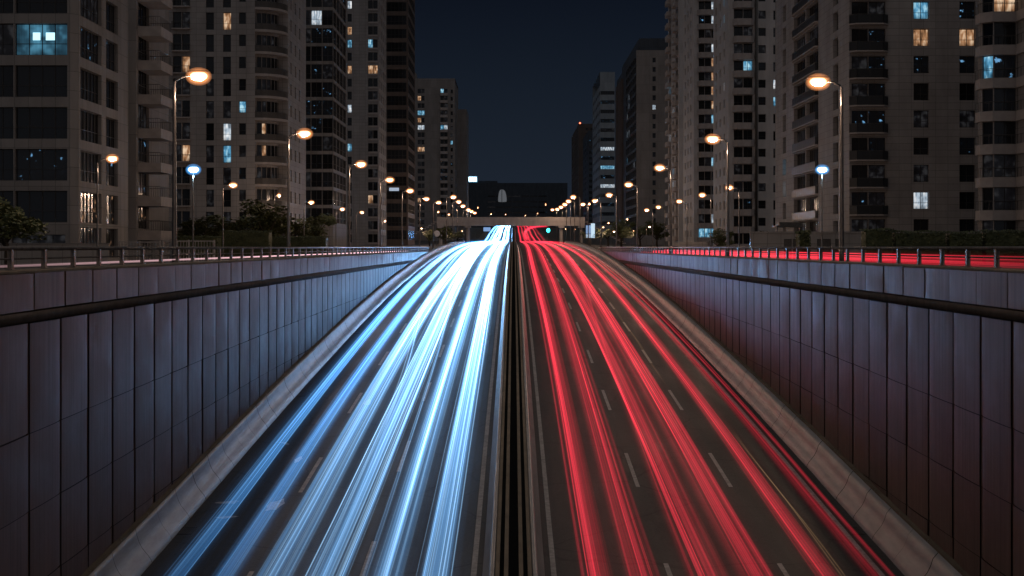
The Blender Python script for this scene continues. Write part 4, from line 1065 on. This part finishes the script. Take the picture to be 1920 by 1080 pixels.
for k, cc in enumerate(((.02,.75,.75),)):
    b = MB(); b.ball((x - 13.0, -.22, z - GROUND(Y)), .7, .14, .8, 12, 8); b.build('green_lens', emit('signal_green', cc, 3.5, False), root, True)
x, y, z = at(819, 438, 330); root = thing('road_sign', 'white round road sign on a post left of the white trails', 'sign', (x, 330, GROUND(330)))
b = MB(); b.tube([(0, .1, 0), (0, .1, z - GROUND(330) + .9)], .06, 8); b.build('pole', steel, root)
b = MB()
for k in range(1): b.tube([(0, -.04, z - GROUND(330)), (0, .03, z - GROUND(330))], .75, 18)
b.build('sign_plate', rough_mat('sign_white_paint', (.7,.66,.66), (.8,.76,.76), 3, .4, 2, 0), root)
x, y, z = at(913, 430, 560); root = thing('direction_sign', 'small blue direction sign beside the white trails under the footbridge', 'sign', (x, 560, GROUND(560)))
b = MB(); b.tube([(1.3, .1, 0), (1.3, .1, 6)], .1, 8); b.build('pole', steel, root)
b = MB(); b.box(-1.4, 1.4, -.08, 0, z - GROUND(560) - .8, z - GROUND(560) + .8); b.build('sign_plate', emit('lit_blue_sign', (.18,.38,.75), .7, False), root)

# ------------------------------------------------------------------ light trails
white_core = trail_mat('headlight_streak', (.37,.66,1.0), 1.0, True)
white_soft = trail_mat('headlight_glow', (.17,.47,.95), 1.0, False)
blue_core = trail_mat('blue_headlight_streak', (.19,.50,1.0), 1.0, True)
blue_soft = trail_mat('blue_headlight_glow', (.09,.37,.92), 1.0, False)
red_core = trail_mat('tail_light_streak', (1.0,.036,.066), 1.0, True, .006, .90)
red_soft = trail_mat('tail_light_glow', (1.0,.036,.075), 1.0, False, .006, .90)
pale_core = trail_mat('pale_pink_streak', (1.0,.60,.64), 1.0, False)
amber = trail_mat('amber_streak', (1.0,.62,.28), 1.0, False)
def trail_ys(a, b):
    out = [a]
    while out[-1] < b: out.append(out[-1] + max(2.0, out[-1] * .035))
    out[-1] = b; return out
def light_trail(label, X0, colour, seed, n=16, spread=.2, level=1.0, a=26, b=1060, path=None, prof=None, hz=.62, group=None, far=None, soft=1.0, mix=None):
    """one band of lamp streaks: mix lists the sub-bands (offset, spread, count, level) made by different vehicles"""
    r = random.Random(seed); ysq = trail_ys(a, b); prof = prof or ROAD
    core, glow = (pale_core, pale_core) if colour == 'pale' else (blue_core, blue_soft) if colour == 'blue' else (white_core, white_soft) if colour == 'white' else (red_core, red_soft)
    far = far or ((lambda y: .34 + 6.5 * min(1, max(0, (y - 40) / 130)) ** 1.35 + 6 * min(1, max(0, (y - 150) / 150))) if colour in ('white', 'blue') else (lambda y: .42 + 1.08 * min(1, max(0, (y - 38) / 140))))
    root = thing('light_trail', label, 'light trail', (X0, 60, prof(60) + hz), group)
    ph = [r.uniform(0, 6.28) for _ in range(3)]
    def cx(y): return X0 + .10 * math.sin(y * .021 + ph[0]) + .05 * math.sin(y * .047 + ph[1]) + (path(y) if path else 0) + (X0 * .20 * min(1, max(0, (y - 330) / 230)) ** 2 if prof is ROAD else 0)
    mix = mix or [(0, spread, n, 1.0)]
    c = MB(); g2 = MB()
    for (off, sg, cnt, lv) in mix:
        for k in range(cnt):
            o = off + r.gauss(0, sg); h = hz + r.gauss(0, .018 if colour == 'pale' else .09); s = level * lv * r.choice((.26, .30, .35, .40, .46, .55, 1.15)) * (.66 if colour in ('white', 'blue') else .52)
            rad = r.uniform(.007, .026); dr = r.gauss(0, .0012); p1 = r.uniform(0, 6.28); p2 = r.uniform(0, 6.28); st = r.uniform(.01, .035); am = r.uniform(.02, .09)
            y0 = r.choice((0, 0, 0, 0, r.uniform(30, 90))); y1 = r.choice((9e3, 9e3, 9e3, r.uniform(90, 400)))
            fade = lambda y: min(1, max(.0, (y - y0) / 14)) * min(1, max(.0, (y1 - y) / 40))
            pts = [(cx(y) + o + dr * (y - 60) * math.exp(-y / 400) + am * math.sin(y * st + p1) - X0, y - 60, prof(y) + h - prof(60) - hz) for y in ysq]
            c.tube(pts, rad, 3, 0, [s * far(y) * fade(y) * (.72 + .28 * math.sin(y * .09 + p1) * math.sin(y * .031 + p2)) for y in ysq])
        for rad, s in ((.30, .030), (.55, .034), (.8, .032), (1.05, .026), (1.35, .018), (1.7, .012), (2.2, .007), (3.0, .004), (4.2, .0022)):
            pts = [(cx(y) + off - X0, y - 60, prof(y) - prof(60)) for y in ysq]
            g2.tube(pts, rad * sg + .015, 10, 0, [s * (2.6 if colour in ('white', 'blue') else 1.7) * level * lv * soft * far(y) for y in ysq])
    c.build('bright_streak', core, root)
    g2.build('soft_glow', glow, root, True)
    return root
TW = 'white light trails of the approaching lanes'; TR = 'red light trails of the leaving lanes'
wl = [(-9.50, .62, [(-.05, .16, 13, 1), (.16, .05, 3, .7)], 'deep blue light trail nearest the blue lit wall, outermost of the white trails'),
      (-8.15, .75, [(0, .11, 11, 1), (-.2, .05, 3, .6), (.25, .12, 4, .3)], 'blue light trail second from the blue lit wall'),
      (-6.75, 1.1, [(0, .17, 15, 1), (-.36, .05, 4, .7), (.42, .10, 6, .55)], 'pale blue light trail just inside the outer dashed line'),
      (-5.42, 1.3, [(0, .20, 19, 1), (.52, .05, 5, .9), (-.4, .12, 5, .35)], 'broad white light trail left of the inner dashed line'),
      (-3.65, 1.2, [(0, .19, 16, 1), (.14, .03, 4, 1.3), (.42, .12, 6, .45)], 'white light trail just right of the inner dashed line'),
      (-2.25, 1.25, [(0, .23, 20, 1), (-.28, .04, 5, 1.2), (.30, .10, 5, .6)], 'white light trail nearest the median')]
for i, (X, lv, mx, lab) in enumerate(wl): light_trail(lab, X, 'blue' if i < 2 else 'white', 40 + i, level=lv * (1.1 if i < 2 else 1.05), group=TW, mix=mx)
light_trail('thin white light trail wavering across the outer dashed line', -4.95, 'white', 61, 3, .05, 1.0, group=TW, soft=.3, path=lambda y: -.9 * math.tanh((y - 110) / 40))
light_trail('thin white light trail crossing from the middle lane to the outer lane', -6.4, 'white', 62, 3, .06, .9, group=TW, soft=.3, path=lambda y: -1.0 * math.tanh((y - 90) / 25))
rl = [(2.23, 1.15, [(0, .085, 11, 1.15), (.22, .16, 11, .45), (-.30, .03, 2, .4)], 'bright red light trail nearest the median'),
      (3.68, .95, [(.10, .10, 11, .95), (-.20, .17, 10, .40), (.48, .04, 2, .3)], 'red light trail just left of the inner dashed line on the red side'),
      (5.40, 1.0, [(-.20, .035, 5, 1.4), (.08, .15, 12, .75), (.42, .12, 4, .20)], 'red light trail just right of the inner dashed line on the red side'),
      (6.85, 1.0, [(.0, .17, 16, .95), (.36, .04, 4, .8), (-.42, .12, 4, .22)], 'broad red light trail left of the outer dashed line'),
      (8.85, .80, [(0, .115, 13, 1.0), (-.28, .06, 3, .35)], 'red light trail just right of the outer dashed line'),
      (10.1, .55, [(0, .07, 6, .9), (.40, .025, 3, 1.1), (-.22, .05, 3, .4)], 'dim red light trail nearest the violet lit wall')]
for i, (X, lv, mx, lab) in enumerate(rl): light_trail(lab, X, 'red', 80 + i, level=lv, group=TR, hz=.75, mix=mx)
light_trail('thin red light trail weaving between the two broad middle red trails', 6.2, 'red', 95, 4, .10, .8, group=TR, hz=.8, soft=.3, path=lambda y: 1.2 * math.tanh((y - 120) / 45))
light_trail('red light trail swinging right towards the green traffic light', 4.5, 'red', 96, 14, .6, 1.3, a=560, b=960, group=TR, hz=.8, soft=1.5, path=lambda y: 18 * max(0, (y - 640) / 320) ** 2)
# upper service roads
for i, (X, hz_, lv, sp, lab) in enumerate(((15.6, .58, 1.1, .07, 'red light trail on the service road, closest behind the right railing'), (17.0, .72, 1.2, .10, 'red light trail along the middle of the right service road'), (18.4, .90, .8, .07, 'red light trail at the far side of the right service road'))):
    light_trail(lab, X, 'red', 110 + i, 14, sp, lv, a=14, b=170, prof=GROUND, hz=hz_, group='red light trails on the service road', far=lambda y: .30 + .9 * min(1, max(0, (y - 45) / 60)), soft=.5)
for i, (X, hz_, lv, lab) in enumerate(((-14.6, .76, .8, 'pinkish white light trail on the service road, closest behind the left railing'), (-16.2, .70, .6, 'thin white light trail farther out on the left service road'))):
    light_trail(lab, X, 'pale', 120 + i, 3, .02, lv * 1.9, a=14, b=190, prof=GROUND, hz=hz_, group='white light trails on the service road', soft=.15, far=lambda y: .22 + 1.2 * min(1, max(0, (y - 45) / 90)))
# amber indicator streaks on the red side
for (X, ya, yb_, s_, lab) in ((9.35, 30, 60, .09, 'short amber streak in the outer red lane'), (7.75, 70, 130, .09, 'thin orange streak along the outer dashed line')):
    root = thing('light_trail', lab, 'light trail', (X, 60, ROAD(60)), TR); c = MB(); r = random.Random(int(X * 10))
    for k in range(2):
        yq = frange(ya, yb_, 2.5); c.tube([(.05 * k + .05 * math.sin(y * .3 + k), y - 60, ROAD(y) + .55 - ROAD(60)) for y in yq], .010, 4, 0, [s_ * math.sin(math.pi * (y - ya) / (yb_ - ya)) ** .7 for y in yq])
    c.build('bright_streak', amber, root)
